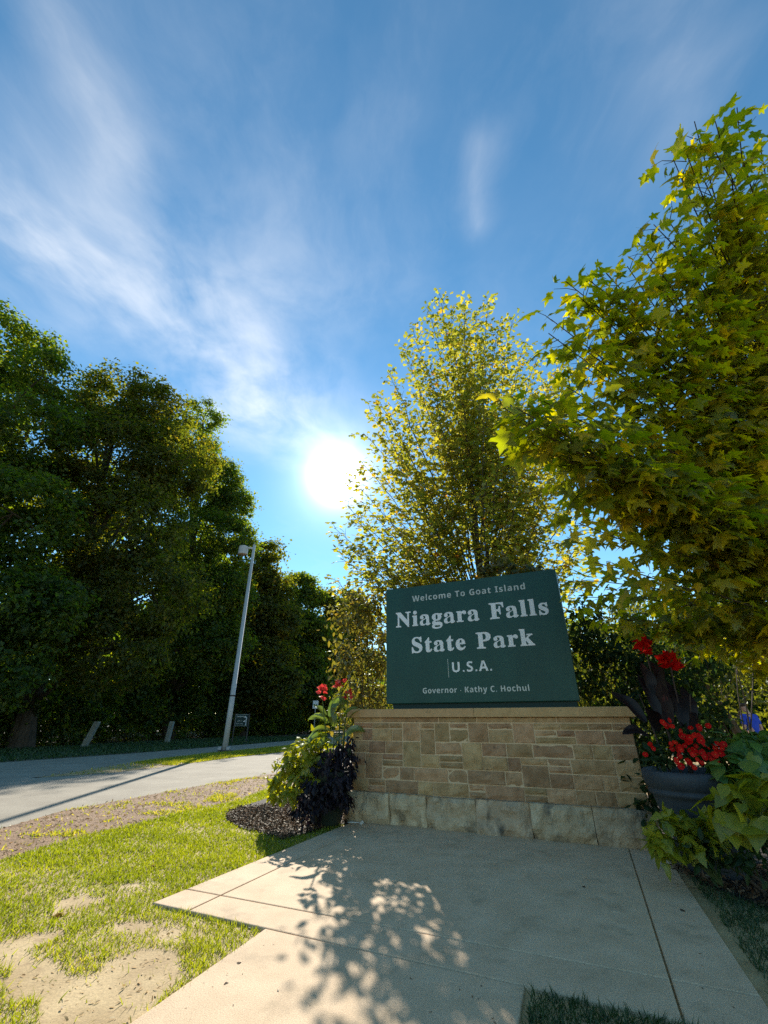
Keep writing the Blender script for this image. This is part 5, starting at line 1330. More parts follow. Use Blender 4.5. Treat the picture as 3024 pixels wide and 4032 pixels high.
bush('creeper_vine', 'broad-leaved creeper climbing over the back of the sign into its top edge', (1.9, 7.6, 0.0),
     PXL([(1070, 1215, 7.0, 22), (1110, 1228, 7.0, 20), (1040, 1238, 7.1, 16), (1150, 1225, 7.0, 16), (1090, 1280, 7.2, 40), (1180, 1280, 7.2, 36), (1000, 1290, 7.3, 34), (1100, 1400, 7.3, 60)]),
     M['bush_leaf'], 84, HEART, 0.10, 8.0, 0.10, 8, 6, cat='climbing plant')
bush('added_dark_foliage', 'dark low foliage added to fill the shade at the foot of the right planter', (3.2, 4.45, 0),
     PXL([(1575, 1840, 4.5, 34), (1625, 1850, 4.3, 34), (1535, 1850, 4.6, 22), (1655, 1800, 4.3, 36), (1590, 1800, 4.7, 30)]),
     M['dark_leaf'], 85, OVATE, 0.075, 26, 0.09, 10, 6, cat='plant', twig=False)  # foliage added to keep the shaded planter foot dark
# sunlit trees and bushes in the park behind, right
PG = 'sunlit trees of the park behind the sign'
park = [((8.5, 17, 0), [((8.0, 16.8, 3.2), (2.2, 2.0, 1.5)), ((10.2, 17.5, 4.2), (2.2, 2.0, 1.7)), ((6.4, 17.4, 2.6), (1.6, 1.6, 1.4)), ((9.2, 17.2, 1.6), (2.2, 1.6, 1.2))], 'backlit yellow-green tree beyond the bushes, left of the person in blue'),
        ((14.5, 19, 0), [((14.2, 18.6, 4.2), (2.6, 2.2, 1.8)), ((16.8, 19, 4.8), (2.4, 2.2, 2.0)), ((12.6, 19.2, 5.2), (2.2, 2.0, 1.8)), ((15.0, 18.8, 2.4), (2.6, 1.8, 1.2))], 'backlit yellow-green tree just behind the person in blue'),
        ((20, 21, 0), [((20, 21, 4), (3, 2.4, 2.2)), ((22.5, 21.5, 5.5), (3, 2.4, 2.2)), ((19.5, 21, 7.5), (3, 2.5, 2.2)), ((21, 21, 2), (3, 2, 1.5))], 'backlit tree of the park at the right edge of the picture'),
        ((4.2, 22, 0), [((4.0, 22, 3.0), (2.2, 2, 1.7)), ((5.6, 22.6, 3.8), (2.0, 2, 1.5)), ((2.6, 22.5, 2.4), (1.9, 1.8, 1.4))], 'low backlit park tree seen through the bush right of the sign'),
        ((0.5, 27, 0), [((0.3, 27, 2.6), (2.4, 2, 1.8)), ((2.2, 27.5, 3.2), (2.0, 2, 1.6)), ((-1.5, 27.5, 2.2), (1.6, 1.6, 1.5))], 'low park tree hidden behind the sign and the yellowing bush')]
for k, (b, lob, lab) in enumerate(park):
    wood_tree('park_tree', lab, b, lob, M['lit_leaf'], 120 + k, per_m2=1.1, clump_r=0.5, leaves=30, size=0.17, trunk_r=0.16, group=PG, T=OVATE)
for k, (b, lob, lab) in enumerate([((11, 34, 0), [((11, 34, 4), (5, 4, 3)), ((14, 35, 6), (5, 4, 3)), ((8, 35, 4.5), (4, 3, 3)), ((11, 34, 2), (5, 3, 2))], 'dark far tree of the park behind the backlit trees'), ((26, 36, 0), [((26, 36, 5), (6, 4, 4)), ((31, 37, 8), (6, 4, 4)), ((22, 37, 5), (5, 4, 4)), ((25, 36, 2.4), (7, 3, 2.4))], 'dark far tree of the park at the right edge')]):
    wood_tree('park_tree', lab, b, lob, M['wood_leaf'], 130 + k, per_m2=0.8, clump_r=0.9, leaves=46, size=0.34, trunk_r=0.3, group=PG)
woods = MB()
rk = np.random.default_rng(3)
pos, nd, bt = clumps([((x, 92 + 10 * math.sin(x), 5), (9, 6, 6.5)) for x in range(-14, 110, 11)] + [((-62 + 7 * k, 40 + 6 * k, 9), (8, 8, 9)) for k in range(7)], 0.08, 2.4, 24, rk, 0.7)
nn_ = unit(unit(nd) * 0.6 + [0, 0, 0.8] + rk.normal(size=nd.shape) * 0.5)
o = leafset('far_wood', SPRAY, pos, unit(np.cross(nn_, rk.normal(size=nd.shape))), nn_, 1.5 * rk.uniform(0.6, 1.4, len(pos)), np.clip(rk.beta(2, 2.5, len(pos)) + bt, 0, 1), M['wood_leaf'])
tag(o, 'mass of far-off trees closing the view behind the park', 'wood')

# ------------------------------------------------------------------ street lamp
LB_ = np.array([-7.65, 23.29, 0.0])
LH = 10.59
lamp = thing('street_lamp', 'tall pale grey street lamp with a drum-shaped head, on the grass island', 'street lamp', LB_)
MB().tube([LB_ + [0, 0, 0.02], LB_ + [0, 0, 3.0], LB_ + [0, 0, 3.0 + 0.001], LB_ + [0, 0, LH]], [0.135, 0.120, 0.116, 0.075], 16).make('pole', M['pole'], lamp, smooth=True)
MB().tube([LB_ + [0, 0, 2.40], LB_ + [0, 0, 2.47]], [0.1275, 0.127], 16).make('band', M['dark_metal'], lamp)
MB().tube([LB_ + [0, 0, LH - 0.02], LB_ + [0, 0, LH + 0.03]], [0.082, 0.07], 16).make('pole_cap', M['pole'], lamp)
mb = MB().box(LB_ + [0, 0, 0.02], (0.56, 0.42, 0.05), 0.1, 0.01)
mb.make('base_plate', M['dark_metal'], lamp)
for dx in (-0.20, 0.20):
    MB().box(LB_ + [dx, -0.10, 0.115], (0.15, 0.2, 0.15), 0.1, 0.02).make('bolt_cover', M['galv'], lamp)
MB().box(LB_ + [-0.17, -0.05, LH - 0.20], (0.30, 0.07, 0.10), 0.25, 0.01).make('arm', M['pole'], lamp)
hc = LB_ + [-0.56, -0.12, LH - 0.62]
hd = obj('lamp_head', *lathe(hc, [(0.0, 0.50), (0.20, 0.50), (0.255, 0.475), (0.268, 0.44), (0.268, 0.02), (0.26, 0.0), (0.255, 0.0)], 28), M['pole'], lamp, smooth=False)
obj('lamp_lens', *lathe(hc, [(0.0, -0.035), (0.16, -0.022), (0.254, 0.004), (0.254, 0.05)], 28), M['lens'], hd, smooth=True)

# ------------------------------------------------------------------ posts, small signs
def wooden_post(b, lean, label):
    b = np.asarray(b, float)
    t = thing('wooden_post', label, 'post', b, 'posts along the wood edge')
    top = b + np.array([lean, 0, 1.24])
    V, F = box((0, 0, 0), (0.25, 0.25, 1.30), 0, 0.02)
    V[:, 0] += lean * (V[:, 2] + 0.6) / 1.25
    V += b + [0, 0, 0.59]
    obj('shaft', V, F, M['post_wood'], t)
    V, F = box((0, 0, 0), (0.24, 0.24, 0.03), 0, 0.008)
    obj('top', V + b + [lean * 1.0, 0, 1.252], F, M['post_top'], t)


wooden_post((-16.77, 27.02, -0.02), 0.40, 'grey wooden post leaning to the right, left of the pair beyond the road')
wooden_post((-14.46, 32.07, -0.02), 0.09, 'upright grey wooden post, right of the pair beyond the road')

ds = thing('direction_sign', 'small dark green direction sign with white arrows, in front of the wood', 'sign', (-9.9, 31.6, 0))
f_ = 31.6 / 31.0
x0, x1, z0, z1, yy = -9.95, -9.12, 0.98, 1.70, 31.6
MB().box(((x0 + x1) / 2, yy, (z0 + z1) / 2), (x1 - x0, 0.03, z1 - z0), 0, 0.004).make('panel', M['sign_dark'], ds)
for xx in (x0 - 0.03, x1 + 0.06):
    MB().box((xx, yy + 0.03, 0.86), (0.06, 0.06, 1.76), 0, 0.006).make('post', M['dark_metal'], ds)
mb = MB()
for (cx, cz, sx_, sz_) in (((x0 + x1) / 2, z1 - 0.015, x1 - x0 - 0.02, 0.014), ((x0 + x1) / 2, z0 + 0.015, x1 - x0 - 0.02, 0.010), (x0 + 0.012, (z0 + z1) / 2, 0.010, z1 - z0 - 0.06)):
    mb.box((cx, yy - 0.018, cz), (sx_, 0.004, sz_))
mb.make('border', M['letter_pale'], ds)
sm = lambda zb: (lambda x, y, d: np.array([x, yy - 0.018 - d, zb + y]))
text_mesh('letter', 'P PARKING', 'sans', x0 + 0.08, x0 + 0.58, 0.075, 480, sm(1.52), M['letter_pale'], ds)
text_mesh('letter', 'LOT 1', 'sans', x0 + 0.16, x0 + 0.42, 0.075, 480, sm(1.26), M['letter_pale'], ds)
text_mesh('letter', 'PARKING', 'sans', x0 + 0.06, x0 + 0.52, 0.060, 480, sm(1.10), M['letter_pale'], ds)
mb = MB()
mb.box((x1 - 0.10, yy - 0.019, 1.28), (0.045, 0.004, 0.48))
mb.box((x1 - 0.14, yy - 0.0235, 1.53), (0.07, 0.004, 0.045))
mb.box((x1 - 0.16, yy - 0.0235, 1.27), (0.10, 0.004, 0.045))
for zc_ in (1.53, 1.27):
    xx = x1 - 0.17 if zc_ > 1.4 else x1 - 0.20
    mb.add([(xx, yy - 0.024, zc_ + 0.07), (xx - 0.09, yy - 0.024, zc_), (xx, yy - 0.024, zc_ - 0.07), (xx, yy - 0.02, zc_ + 0.07), (xx - 0.09, yy - 0.02, zc_), (xx, yy - 0.02, zc_ - 0.07)], [(0, 1, 2), (5, 4, 3), (0, 3, 4, 1), (1, 4, 5, 2), (2, 5, 3, 0)])
mb.make('arrow', M['white_sign'], ds)

sp = AT(681, 1532, 40)
ss = thing('speed_sign', 'small white speed limit sign reading 10, down the road beyond the canna flowers', 'sign', (sp[0], 40, 0))
MB().box((sp[0], 39.98, 2.55), (0.46, 0.012, 0.62), 0, 0.002).make('plate', M['white_sign'], ss)
MB().tube([(sp[0], 40.02, -0.05), (sp[0], 40.02, 2.85)], [0.03, 0.03], 8).make('post', M['galv'], ss)
text_mesh('digit', '10', 'sans', sp[0] - 0.14, sp[0] + 0.14, 0.22, 480, lambda x, y, d: np.array([x, 39.972 - d, 2.36 + y]), M['black'], ss)

# ------------------------------------------------------------------ planters and their plants
def planter(center, label, mat, s=1.0):
    t = thing('planter', label, 'planter', center)
    c = np.asarray(center, float)
    prof = [(0.0, 0.0), (0.22, 0.0), (0.24, 0.02), (0.32, 0.35), (0.385, 0.60), (0.395, 0.635), (0.42, 0.645), (0.425, 0.675), (0.41, 0.69), (0.41, 0.70), (0.435, 0.712), (0.452, 0.80), (0.448, 0.845), (0.425, 0.86), (0.395, 0.855), (0.385, 0.80), (0.37, 0.78)]
    obj('pot', *lathe(c, [(a * s, b * s) for a, b in prof], 40), mat, t, smooth=True)
    obj('soil', *lathe(c, [(0.378 * s, 0.765 * s), (0.2 * s, 0.80 * s), (0.0, 0.81 * s)], 24), M['mulch'], t)
    return t


POTR = np.array([3.20, 5.18, -0.02])
planter(POTR, 'large blue-grey round planter with a thick rim at the right end of the wall', M['pot'])
POTL = np.array([-0.80, 7.30, -0.02])
planter(POTL, 'dark green round planter under trailing vines at the left end of the wall', M['pot_green'], 0.78)


def canna_leaf(base, az, elev, length, width, curl, r, tint0, roll=0.0):
    """long pointed blade along an arching midrib; returns V, F, tint"""
    n = 9
    V, F, T_ = [], [], []
    p = np.asarray(base, float).copy()
    e = elev
    hd_ = np.array([math.cos(az), math.sin(az), 0])
    sd = np.array([-math.sin(az), math.cos(az), 0])
    for i in range(n):
        t = i / (n - 1)
        w = width * (math.sin(math.pi * min(1, t * 0.92 + 0.06)) ** 0.75) * (1 - 0.25 * t) * 0.5
        if i == n - 1:
            w = 0.003
        tan = hd_ * math.cos(e) + np.array([0, 0, math.sin(e)])
        up = -hd_ * math.sin(e) + np.array([0, 0, math.cos(e)])
        s2 = sd * math.cos(roll) + up * math.sin(roll)
        up = up * math.cos(roll) - sd * math.sin(roll)
        for k, a in ((-1, -1), (-0.5, -0.5), (0, 0), (0.5, 0.5), (1, 1)):
            V.append(p + s2 * w * a * 0.93 + up * (abs(a) * w * 0.38 + 0.012 * math.sin(9 * t + 3 * a) * abs(a)))
            T_.append(np.clip(tint0 + 0.08 * r.normal(), 0, 1))
        p = p + tan * length / (n - 1)
        e -= curl / (n - 1)
    for i in range(n - 1):
        for k in range(4):
            F.append((i * 5 + k, i * 5 + k + 1, i * 5 + k + 6, i * 5 + k + 5))
    return np.array(V), F, np.array(T_)


def canna(label, spec, leafmat, stemmat, petalmat, seed, root, flower_spec, gain=1.0):
    r = np.random.default_rng(seed)
    root = np.asarray(root, float)
    t = thing('canna_plant', label, 'flower', root)
    for (b, top, rad) in spec['stems']:
        MB().tube(limb_path(b, top, r, 0, 8, 0.012), np.linspace(rad, rad * 0.5, 8), 7).make('stem', stemmat, t)
    for (b, az, el, L, w, cu) in spec['leaves']:
        face = 1.0 if math.cos(R_(az)) > 0 else -1.0          # turn the blade a little towards the open side
        V, F, T_ = canna_leaf(b, R_(az), R_(el), L * gain, w * gain, R_(cu), r, r.uniform(0.2, 0.9), face * r.uniform(0.5, 1.1) * abs(math.cos(R_(az))))
        obj('leaf', V, F, leafmat, t, tint=T_, smooth=True)
    for (c, h, rad, n) in flower_spec:
        c = np.asarray(c, float)
        zz = r.uniform(0, 1, n)
        th = r.uniform(0, 6.28, n)
        rr_ = rad * (0.35 + 0.65 * np.sin(np.pi * np.clip(zz, 0.1, 0.95))) * r.uniform(0.3, 1, n)
        pos = c + np.stack([np.cos(th) * rr_, np.sin(th) * rr_, zz * h], 1)
        d = unit(np.stack([np.cos(th), np.sin(th), r.uniform(-0.5, 0.9, n)], 1))
        nm = unit(np.cross(d, r.normal(size=(n, 3))))
        leafset('flower', HEART, pos, d, nm, 0.062 * r.uniform(0.7, 1.3, n) * (rad / 0.06), r.beta(2, 2, n), petalmat, t, kind=None)
    return t


# left canna, green leaves lit from behind
bl = POTL + np.array([0, 0, 0.6])
f1, f2, f3 = AT(697, 1500, 7.4), AT(735, 1478, 7.5), AT(753, 1497, 7.5)
k1, k2 = AT(712, 1560, 7.4), AT(742, 1540, 7.5)
spec = dict(stems=[(bl + [0.02, 0, 0], f1 - [0, 0, 0.06], 0.014), (bl + [0.1, 0.05, 0], f2 - [0, 0, 0.05], 0.013), (bl + [0.16, 0, 0], f3 - [0, 0, 0.05], 0.012)] +
            [(bl + [0.05 + 0.035 * q, 0.04 * (q % 3), -0.05], AT(722 + 6 * q, 1560 + 5 * (q % 3), 7.45), 0.010) for q in range(6)],
            leaves=[(AT(712, 1548, 7.4), 60, 62, 0.34, 0.15, 25), (AT(710, 1562, 7.35), 200, 40, 0.30, 0.12, 70), (AT(705, 1545, 7.4), 150, 35, 0.27, 0.10, 10), (AT(716, 1580, 7.35), 185, 25, 0.32, 0.12, 85), (AT(708, 1590, 7.3), 190, 15, 0.36, 0.13, 105),
                    (AT(716, 1600, 7.35), 230, 10, 0.26, 0.12, 60), (AT(718, 1508 + 20, 7.4), 30, 50, 0.30, 0.11, 90), (AT(722, 1620, 7.35), 215, -10, 0.30, 0.10, 70), (AT(735, 1560, 7.4), 330, 55, 0.34, 0.13, 50), (AT(745, 1590, 7.4), 10, 45, 0.30, 0.12, 80),
                    (AT(728, 1600, 7.3), 275, 30, 0.30, 0.13, 70), (AT(740, 1620, 7.4), 300, 20, 0.28, 0.12, 80), (AT(750, 1560, 7.5), 350, 60, 0.28, 0.11, 50), (AT(722, 1570, 7.5), 110, 55, 0.34, 0.14, 60), (AT(738, 1530, 7.5), 80, 60, 0.26, 0.11, 40)])
canna('green-leaved canna with coral red flower heads in the left planter', spec, M['canna_leaf'], M['stem'], M['petal_coral'], 91, bl,
      [(f1 - [0, 0, 0.07], 0.20, 0.060, 26), (f2 - [0, 0, 0.05], 0.13, 0.065, 20), (f3 - [0, 0, 0.09], 0.15, 0.055, 20)], 1.18)
# right canna, dark leaves
br = POTR + np.array([-0.02, 0.05, 0.80])
g1, g2 = AT(1393, 1398, 5.3), AT(1446, 1430, 5.3)
spec = dict(stems=[(br + [-0.04, 0, 0], g1 - [0, 0, 0.05], 0.014), (br + [0.05, 0, 0], g2 - [0, 0, 0.05], 0.014), (br + [0.1, 0.05, 0], AT(1490, 1500, 5.3), 0.012), (br + [-0.12, 0.05, 0], AT(1380, 1500, 5.35), 0.012)],
            leaves=[(AT(1480, 1575, 5.2), 62, 76, 0.46, 0.19, 12), (AT(1447, 1570, 5.2), 250, 84, 0.48, 0.19, 8), (AT(1425, 1545, 5.2), 118, 78, 0.46, 0.18, 12), (AT(1412, 1500, 5.25), 105, 84, 0.36, 0.17, 10), (AT(1395, 1560, 5.2), 150, 62, 0.42, 0.17, 30),
                    (AT(1490, 1590, 5.15), 35, 50, 0.40, 0.15, 25), (AT(1420, 1580, 5.1), 235, 60, 0.40, 0.18, 60), (AT(1460, 1540, 5.4), 80, 74, 0.46, 0.19, 12), (AT(1400, 1590, 5.2), 190, 30, 0.32, 0.14, 60), (AT(1440, 1510, 5.25), 280, 86, 0.34, 0.17, 15), (AT(1500, 1560, 5.3), 70, 80, 0.40, 0.18, 15), (AT(1430, 1480, 5.3), 95, 80, 0.30, 0.15, 20)])
canna('dark purple-leaved canna with two bright red flower heads in the right planter', spec, M['canna_dark'], M['stem_dark'], M['petal_red'], 92, br,
      [(g1 - [0, 0, 0.09], 0.20, 0.075, 34), (g2 - [0, 0, 0.06], 0.14, 0.085, 36)])

# red bedding flowers in the right planter
r = np.random.default_rng(33)
fb = thing('red_bedding_plant', 'bushy bedding plant full of small round red flowers spilling over the right planter', 'flower', POTR + np.array([0.1, -0.05, 0.8]))
lob = PXL([(1500, 1615, 5.05, 42), (1440, 1625, 5.1, 32), (1540, 1630, 5.05, 30), (1470, 1590, 5.25, 28), (1410, 1630, 5.15, 18)])
pos, nd, bt = clumps(lob, 40, 0.06, 9, r, 0.8, (0.3, 1.0))
n = len(pos)
nrm = unit(unit(nd) + [0, 0, 0.6] + r.normal(size=(n, 3)) * 0.4)
leafset('foliage', OVATE, pos, unit(unit(nd) * 0.8 + r.normal(size=(n, 3)) * 0.6), nrm, 0.075 * r.uniform(0.7, 1.3, n), np.clip(r.beta(2, 2, n), 0, 1), M['dark_leaf'], fb)
fl_px = [(1404, 1607), (1411, 1617), (1432, 1561), (1440, 1568), (1446, 1556), (1452, 1569), (1470, 1580), (1394, 1630), (1458, 1604), (1478, 1592), (1490, 1594), (1498, 1590), (1510, 1570), (1530, 1568), (1512, 1600), (1504, 1612), (1521, 1608), (1530, 1615), (1540, 1610), (1550, 1606), (1560, 1618), (1452, 1618), (1465, 1622), (1470, 1612), (1468, 1633), (1492, 1622), (1496, 1630), (1515, 1627), (1522, 1635), (1545, 1630), (1556, 1628), (1566, 1634), (1461, 1644), (1471, 1655), (1490, 1648), (1500, 1658), (1516, 1648), (1537, 1640), (1548, 1644)]
PET = fan([(0.0, 0.0), (0.35, 0.30), (0.8, 0.38), (1.0, 0.0)], 0.1, 0.15, (0.55, 0))
Vp, Fp = [], []
for a in range(7):
    th = 2 * math.pi * a / 7
    ca, sa = math.cos(th), math.sin(th)
    v = PET[0] * 0.5
    v2 = np.stack([v[:, 0] * ca - v[:, 1] * sa, v[:, 0] * sa + v[:, 1] * ca, v[:, 2] + 0.12 + 0.01 * (a % 2)], 1)
    Fp.append(PET[1] + len(Vp) * len(v))
    Vp.append(v2)
Vp = np.concatenate(Vp)
Fp = np.concatenate(Fp)
fl_px += [(1500 + 62 * math.sin(a_ * 2.4) * ((a_ % 7) / 7 + 0.2), 1612 + 40 * math.cos(a_ * 2.4) * ((a_ % 5) / 5 + 0.2)) for a_ in range(26)]
fm = [mesh_np('flower', Vp, Fp, M['petal_red'], np.full(len(Vp), t_)) for t_ in (0.25, 0.5, 0.8)]
em = mesh_np('flower_eye', *[np.asarray(q) for q in (lathe((0, 0, 0.1), [(0.07, 0.0), (0.06, 0.05), (0.0, 0.07)], 8)[0], np.array(lathe((0, 0, 0.1), [(0.07, 0.0), (0.06, 0.05), (0.0, 0.07)], 8)[1]))], M['eye'])
pl = np.array(wloc(fb))
for i, (x, y) in enumerate(fl_px):
    p = AT(x, y, 4.70 + 0.12 * r.random() + 0.25 * (1640 - y) / 100)
    o = bpy.data.objects.new('flower', fm[i % 3])
    COL.objects.link(o)
    o.parent = fb
    nv = unit(np.array([r.normal() * 0.40 - 0.2, -1.0, 0.40 + 0.30 * r.normal()]))
    Rm = frames(np.array([np.cross(nv, r.normal(size=3))]), np.array([nv]))[0]
    m = np.eye(4)
    s_ = 0.060 * r.uniform(0.75, 1.2)
    m[:3, :3] = Rm * s_
    m[:3, 3] = p - pl
    o.matrix_local = Matrix(m.tolist())
    e = bpy.data.objects.new('flower_eye', em)
    COL.objects.link(e)
    e.parent = o


def leafy(name, label, root, px_lobes, T, leaf, mat, seed, n_single, per, clump, leaves, cat='plant', droop=0.35, outward=0.8, stemmat=None, shell=(0.5, 1.03), upn=0.55, group=None):
    """mounded plant whose leaves are parts (largest in view) plus one joined remainder"""
    r = np.random.default_rng(seed)
    t = thing(name, label, cat, root, group)
    pos, nd, bt = clumps(px_lobes, per, clump, leaves, r, 0.9, shell)
    pos[:, 2] = np.maximum(pos[:, 2], 0.03)
    n = len(pos)
    nrm = unit(unit(nd) * 0.75 + np.array([0, 0, upn]) + r.normal(size=(n, 3)) * 0.30)
    d = unit(unit(nd * np.array([1, 1, 0.2])) * outward + r.normal(size=(n, 3)) * 0.45 + np.array([0, 0, -droop]))
    size = leaf * r.uniform(0.6, 1.3, n)
    tint = np.clip(r.beta(2, 2, n) + bt, 0, 1)
    mbk = MB()
    root = np.asarray(root, float)
    for k in range(14):
        mbk.tube(limb_path(root, pos[r.integers(n)], r, 0.1, 6, 0.03), np.linspace(0.007, 0.003, 6), 4)
    mbk.make('stem', stemmat or M['stem'], t)
    rel = pos - EYE
    vis = -(rel @ np.array([0, 1.0, 0])) + 0.5 * pos[:, 2] + 0.4 * (nd @ np.array([-0.3, -1, 0.3]))
    sel = np.zeros(n, bool)
    sel[np.argsort(-vis)[:n_single]] = True
    part_leaves('leaf', T, pos[sel], d[sel], nrm[sel], size[sel], tint[sel], mat, t)
    if (~sel).any():
        leafset('foliage', T, pos[~sel], d[~sel], nrm[~sel], size[~sel], tint[~sel], mat, t)
    return t


leafy('sweet_potato_vine', 'lime green sweet potato vine trailing in front of the right planter beside the slab', (2.95, 4.75, 0),
      PXL([(1440, 1800, 4.75, 38), (1500, 1810, 4.65, 36), (1465, 1770, 4.8, 30), (1425, 1830, 4.7, 20), (1530, 1790, 4.7, 28)]), LOBED, 0.105, M['lime_leaf'], 95, 200, 44, 0.06, 8, 'vine')
leafy('sweet_potato_vine', 'large-leaved lime green vine at the right edge of the picture, lower right of the planter', (3.75, 4.1, 0),
      PXL([(1600, 1730, 4.2, 45), (1655, 1750, 4.0, 40), (1570, 1760, 4.2, 22), (1640, 1700, 4.2, 36), (1690, 1720, 4.1, 40)]), HEART, 0.145, M['lime_leaf'], 96, 150, 24, 0.07, 6, 'vine')
leafy('hosta_plant', 'mounded hosta with broad green leaves behind the lime vine at the right edge', (4.3, 4.9, 0),
      PXL([(1610, 1645, 4.8, 48), (1662, 1630, 4.9, 42), (1580, 1612, 5.1, 30), (1625, 1605, 5.2, 24), (1690, 1640, 4.7, 50), (1570, 1680, 4.8, 34)]), HEART, 0.145, M['hosta_leaf'], 97, 200, 20, 0.08, 7, 'plant')
leafy('sweet_potato_vine', 'sunlit lime vine spilling over the left planter towards the road', POTL + np.array([-0.2, 0, 0.6]),
      PXL([(650, 1630, 7.2, 36), (690, 1640, 7.25, 34), (620, 1660, 7.2, 26), (605, 1690, 7.15, 18), (680, 1600, 7.3, 22), (665, 1665, 7.1, 30), (625, 1715, 7.05, 20), (645, 1690, 7.05, 24), (600, 1715, 7.15, 14), (720, 1640, 7.3, 20)]), LOBED, 0.085, M['lime_leaf'], 98, 260, 50, 0.06, 8, 'vine')
leafy('dark_vine', 'purple-black trailing vine hanging over the front of the left planter', POTL + np.array([0.05, -0.1, 0.6]),
      PXL([(705, 1650, 7.1, 34), (742, 1640, 7.15, 30), (675, 1690, 7.0, 32), (722, 1690, 7.0, 36), (662, 1725, 6.98, 22), (752, 1680, 7.1, 20), (700, 1725, 6.98, 28), (735, 1725, 7.0, 26), (645, 1745, 6.95, 18), (675, 1765, 6.9, 18), (750, 1610, 7.2, 20)]), OVATE, 0.075, M['vine_dark'], 99, 240, 60, 0.06, 9, 'vine', droop=0.9, stemmat=M['stem_dark'])
# small sapling at the edge of the mulch
r = np.random.default_rng(44)
sb = G(590, 1740)
sap = thing('sapling', 'thin sapling with small pointed leaves at the edge of the mulch bed', 'plant', sb)
top = AT(600, 1640, sb[1])
stems = [limb_path(sb, top, r, 0, 8, 0.02), limb_path(sb + [0, 0, 0.15], AT(575, 1680, sb[1]), r, 0.05, 6, 0.02), limb_path(sb + [0, 0, 0.1], AT(615, 1690, sb[1]), r, 0.05, 6, 0.02)]
wood, LP, LD, LN, LT = twiggy(sap, stems, r, OVATE, 0.06, None, 0.07, 0.09, 0.06, 0.3, 0.7, 0.2, 0.1, 0.005, 4)
wood.make('stem', M['twig'], sap, kind='stuff')
leafset('foliage', OVATE, LP, LD, LN, 0.06 * r.uniform(0.7, 1.3, len(LP)), r.beta(2, 2, len(LP)), M['bush_leaf'], sap)

# ------------------------------------------------------------------ mulch bed, grass and litter
MUL = [(-2.31, 7.58), (-2.50, 8.1), (-2.46, 8.6), (-2.2, 9.6), (-0.6, 11.5), (4, 10.5), (9, 8), (9, 3.9), (3.4, 3.9), (2.98, 4.35), (2.86, 4.9), (3.1, 5.9), (0.0, 7.4), (-0.62, 7.30), (-0.88, 6.98), (-1.25, 6.42), (-1.5, 6.72), (-1.97, 7.12)]
sheet('mulch_bed', MUL, -0.012, M['mulch'])


def scatter(poly, n, r):
    P_ = np.array([p[:2] for p in poly], float)
    lo, hi = P_.min(0), P_.max(0)
    out = []
    tot = 0
    while tot < n:
        q = r.uniform(lo, hi, (int((n - tot) * 2.2) + 200, 2))
        q = q[inside(q[:, 0], q[:, 1], poly)]
        out.append(q)
        tot += len(q)
    return np.concatenate(out)[:n]


r = np.random.default_rng(55)
q = np.concatenate([scatter([(-2.31, 7.58), (-2.50, 8.1), (-2.46, 8.6), (-1.5, 9.2), (-0.4, 8.2), (-0.62, 7.30), (-0.88, 6.98), (-1.25, 6.42), (-1.5, 6.72), (-1.97, 7.12)], 11000, r), scatter([(2.95, 4.35), (2.8, 5.4), (4.4, 5.4), (4.4, 3.9), (3.4, 3.9)], 4000, r)])
n = len(q)
CHIP = (np.array([(0, -0.16, 0), (0.5, -0.2, 0.05), (1, -0.12, 0), (1, 0.12, 0.02), (0.5, 0.2, 0.07), (0, 0.14, 0.0)]), np.array([(0, 1, 4), (0, 4, 5), (1, 2, 3), (1, 3, 4)]))
leafset('mulch_chips', CHIP, np.c_[q, r.uniform(-0.012, 0.02, n)], unit(r.normal(size=(n, 3)) * [1, 1, 0.35]), unit(r.normal(size=(n, 3)) * 0.5 + [0, 0, 1]), 0.034 * r.uniform(0.4, 1.6, n), r.beta(2, 2, n), M['chip'])


def grass(name, q, h, w, tint, mat, r, lean=0.5, label=None):
    n = len(q)
    up = unit(np.stack([r.normal(size=n) * lean, r.normal(size=n) * lean, np.ones(n)], 1))
    sd = unit(np.cross(up, r.normal(size=(n, 3))))
    bend = np.cross(sd, up)
    b = np.c_[q, np.full(n, -0.026)]
    w = w[:, None]
    hh = h[:, None]
    V = np.stack([b - sd * w, b + sd * w, b + up * hh * 0.55 + sd * w * 0.8 + bend * hh * 0.08, b + up * hh * 0.55 - sd * w * 0.8 + bend * hh * 0.08, b + up * hh + bend * hh * 0.38], 1).reshape(-1, 3)
    F = np.array([(0, 1, 2), (0, 2, 3), (3, 2, 4)])
    F = (F[None] + (np.arange(n) * 5)[:, None, None]).reshape(-1, 3)
    return obj(name, V, F, mat, None, tint=np.repeat(tint, 5), kind='stuff', label=label)


def pxpoly(l):
    return [G(x, y)[:2] for x, y in l]


k4 = 1100 / 1659 / 1.8228
cp = lambda l: pxpoly([(x * k4, 3450 / 1.8228 + y * k4) for x, y in l])
BARE = [cp([(330, 150), (480, 105), (620, 95), (610, 130), (480, 160), (340, 205)]), cp([(-60, 400), (60, 350), (250, 310), (380, 290), (370, 330), (200, 420), (40, 470), (-60, 470)]),
        cp([(690, 270), (800, 245), (900, 250), (905, 300), (800, 320), (700, 320)]), cp([(930, 300), (1100, 310), (1095, 345), (960, 340)]),
        cp([(210, 500), (330, 470), (400, 560), (570, 560), (640, 480), (790, 420), (900, 400), (1040, 410), (1050, 520), (1085, 560), (960, 700), (800, 850), (700, 1000), (180, 1000), (230, 830), (330, 670), (150, 640), (60, 600)]),
        cp([(100, 620), (300, 560), (330, 640), (180, 690), (90, 700)]), cp([(670, 40), (820, 25), (830, 45), (700, 58)]),
        pxpoly([(0, 2060), (60, 2040), (70, 2090), (0, 2120)])]


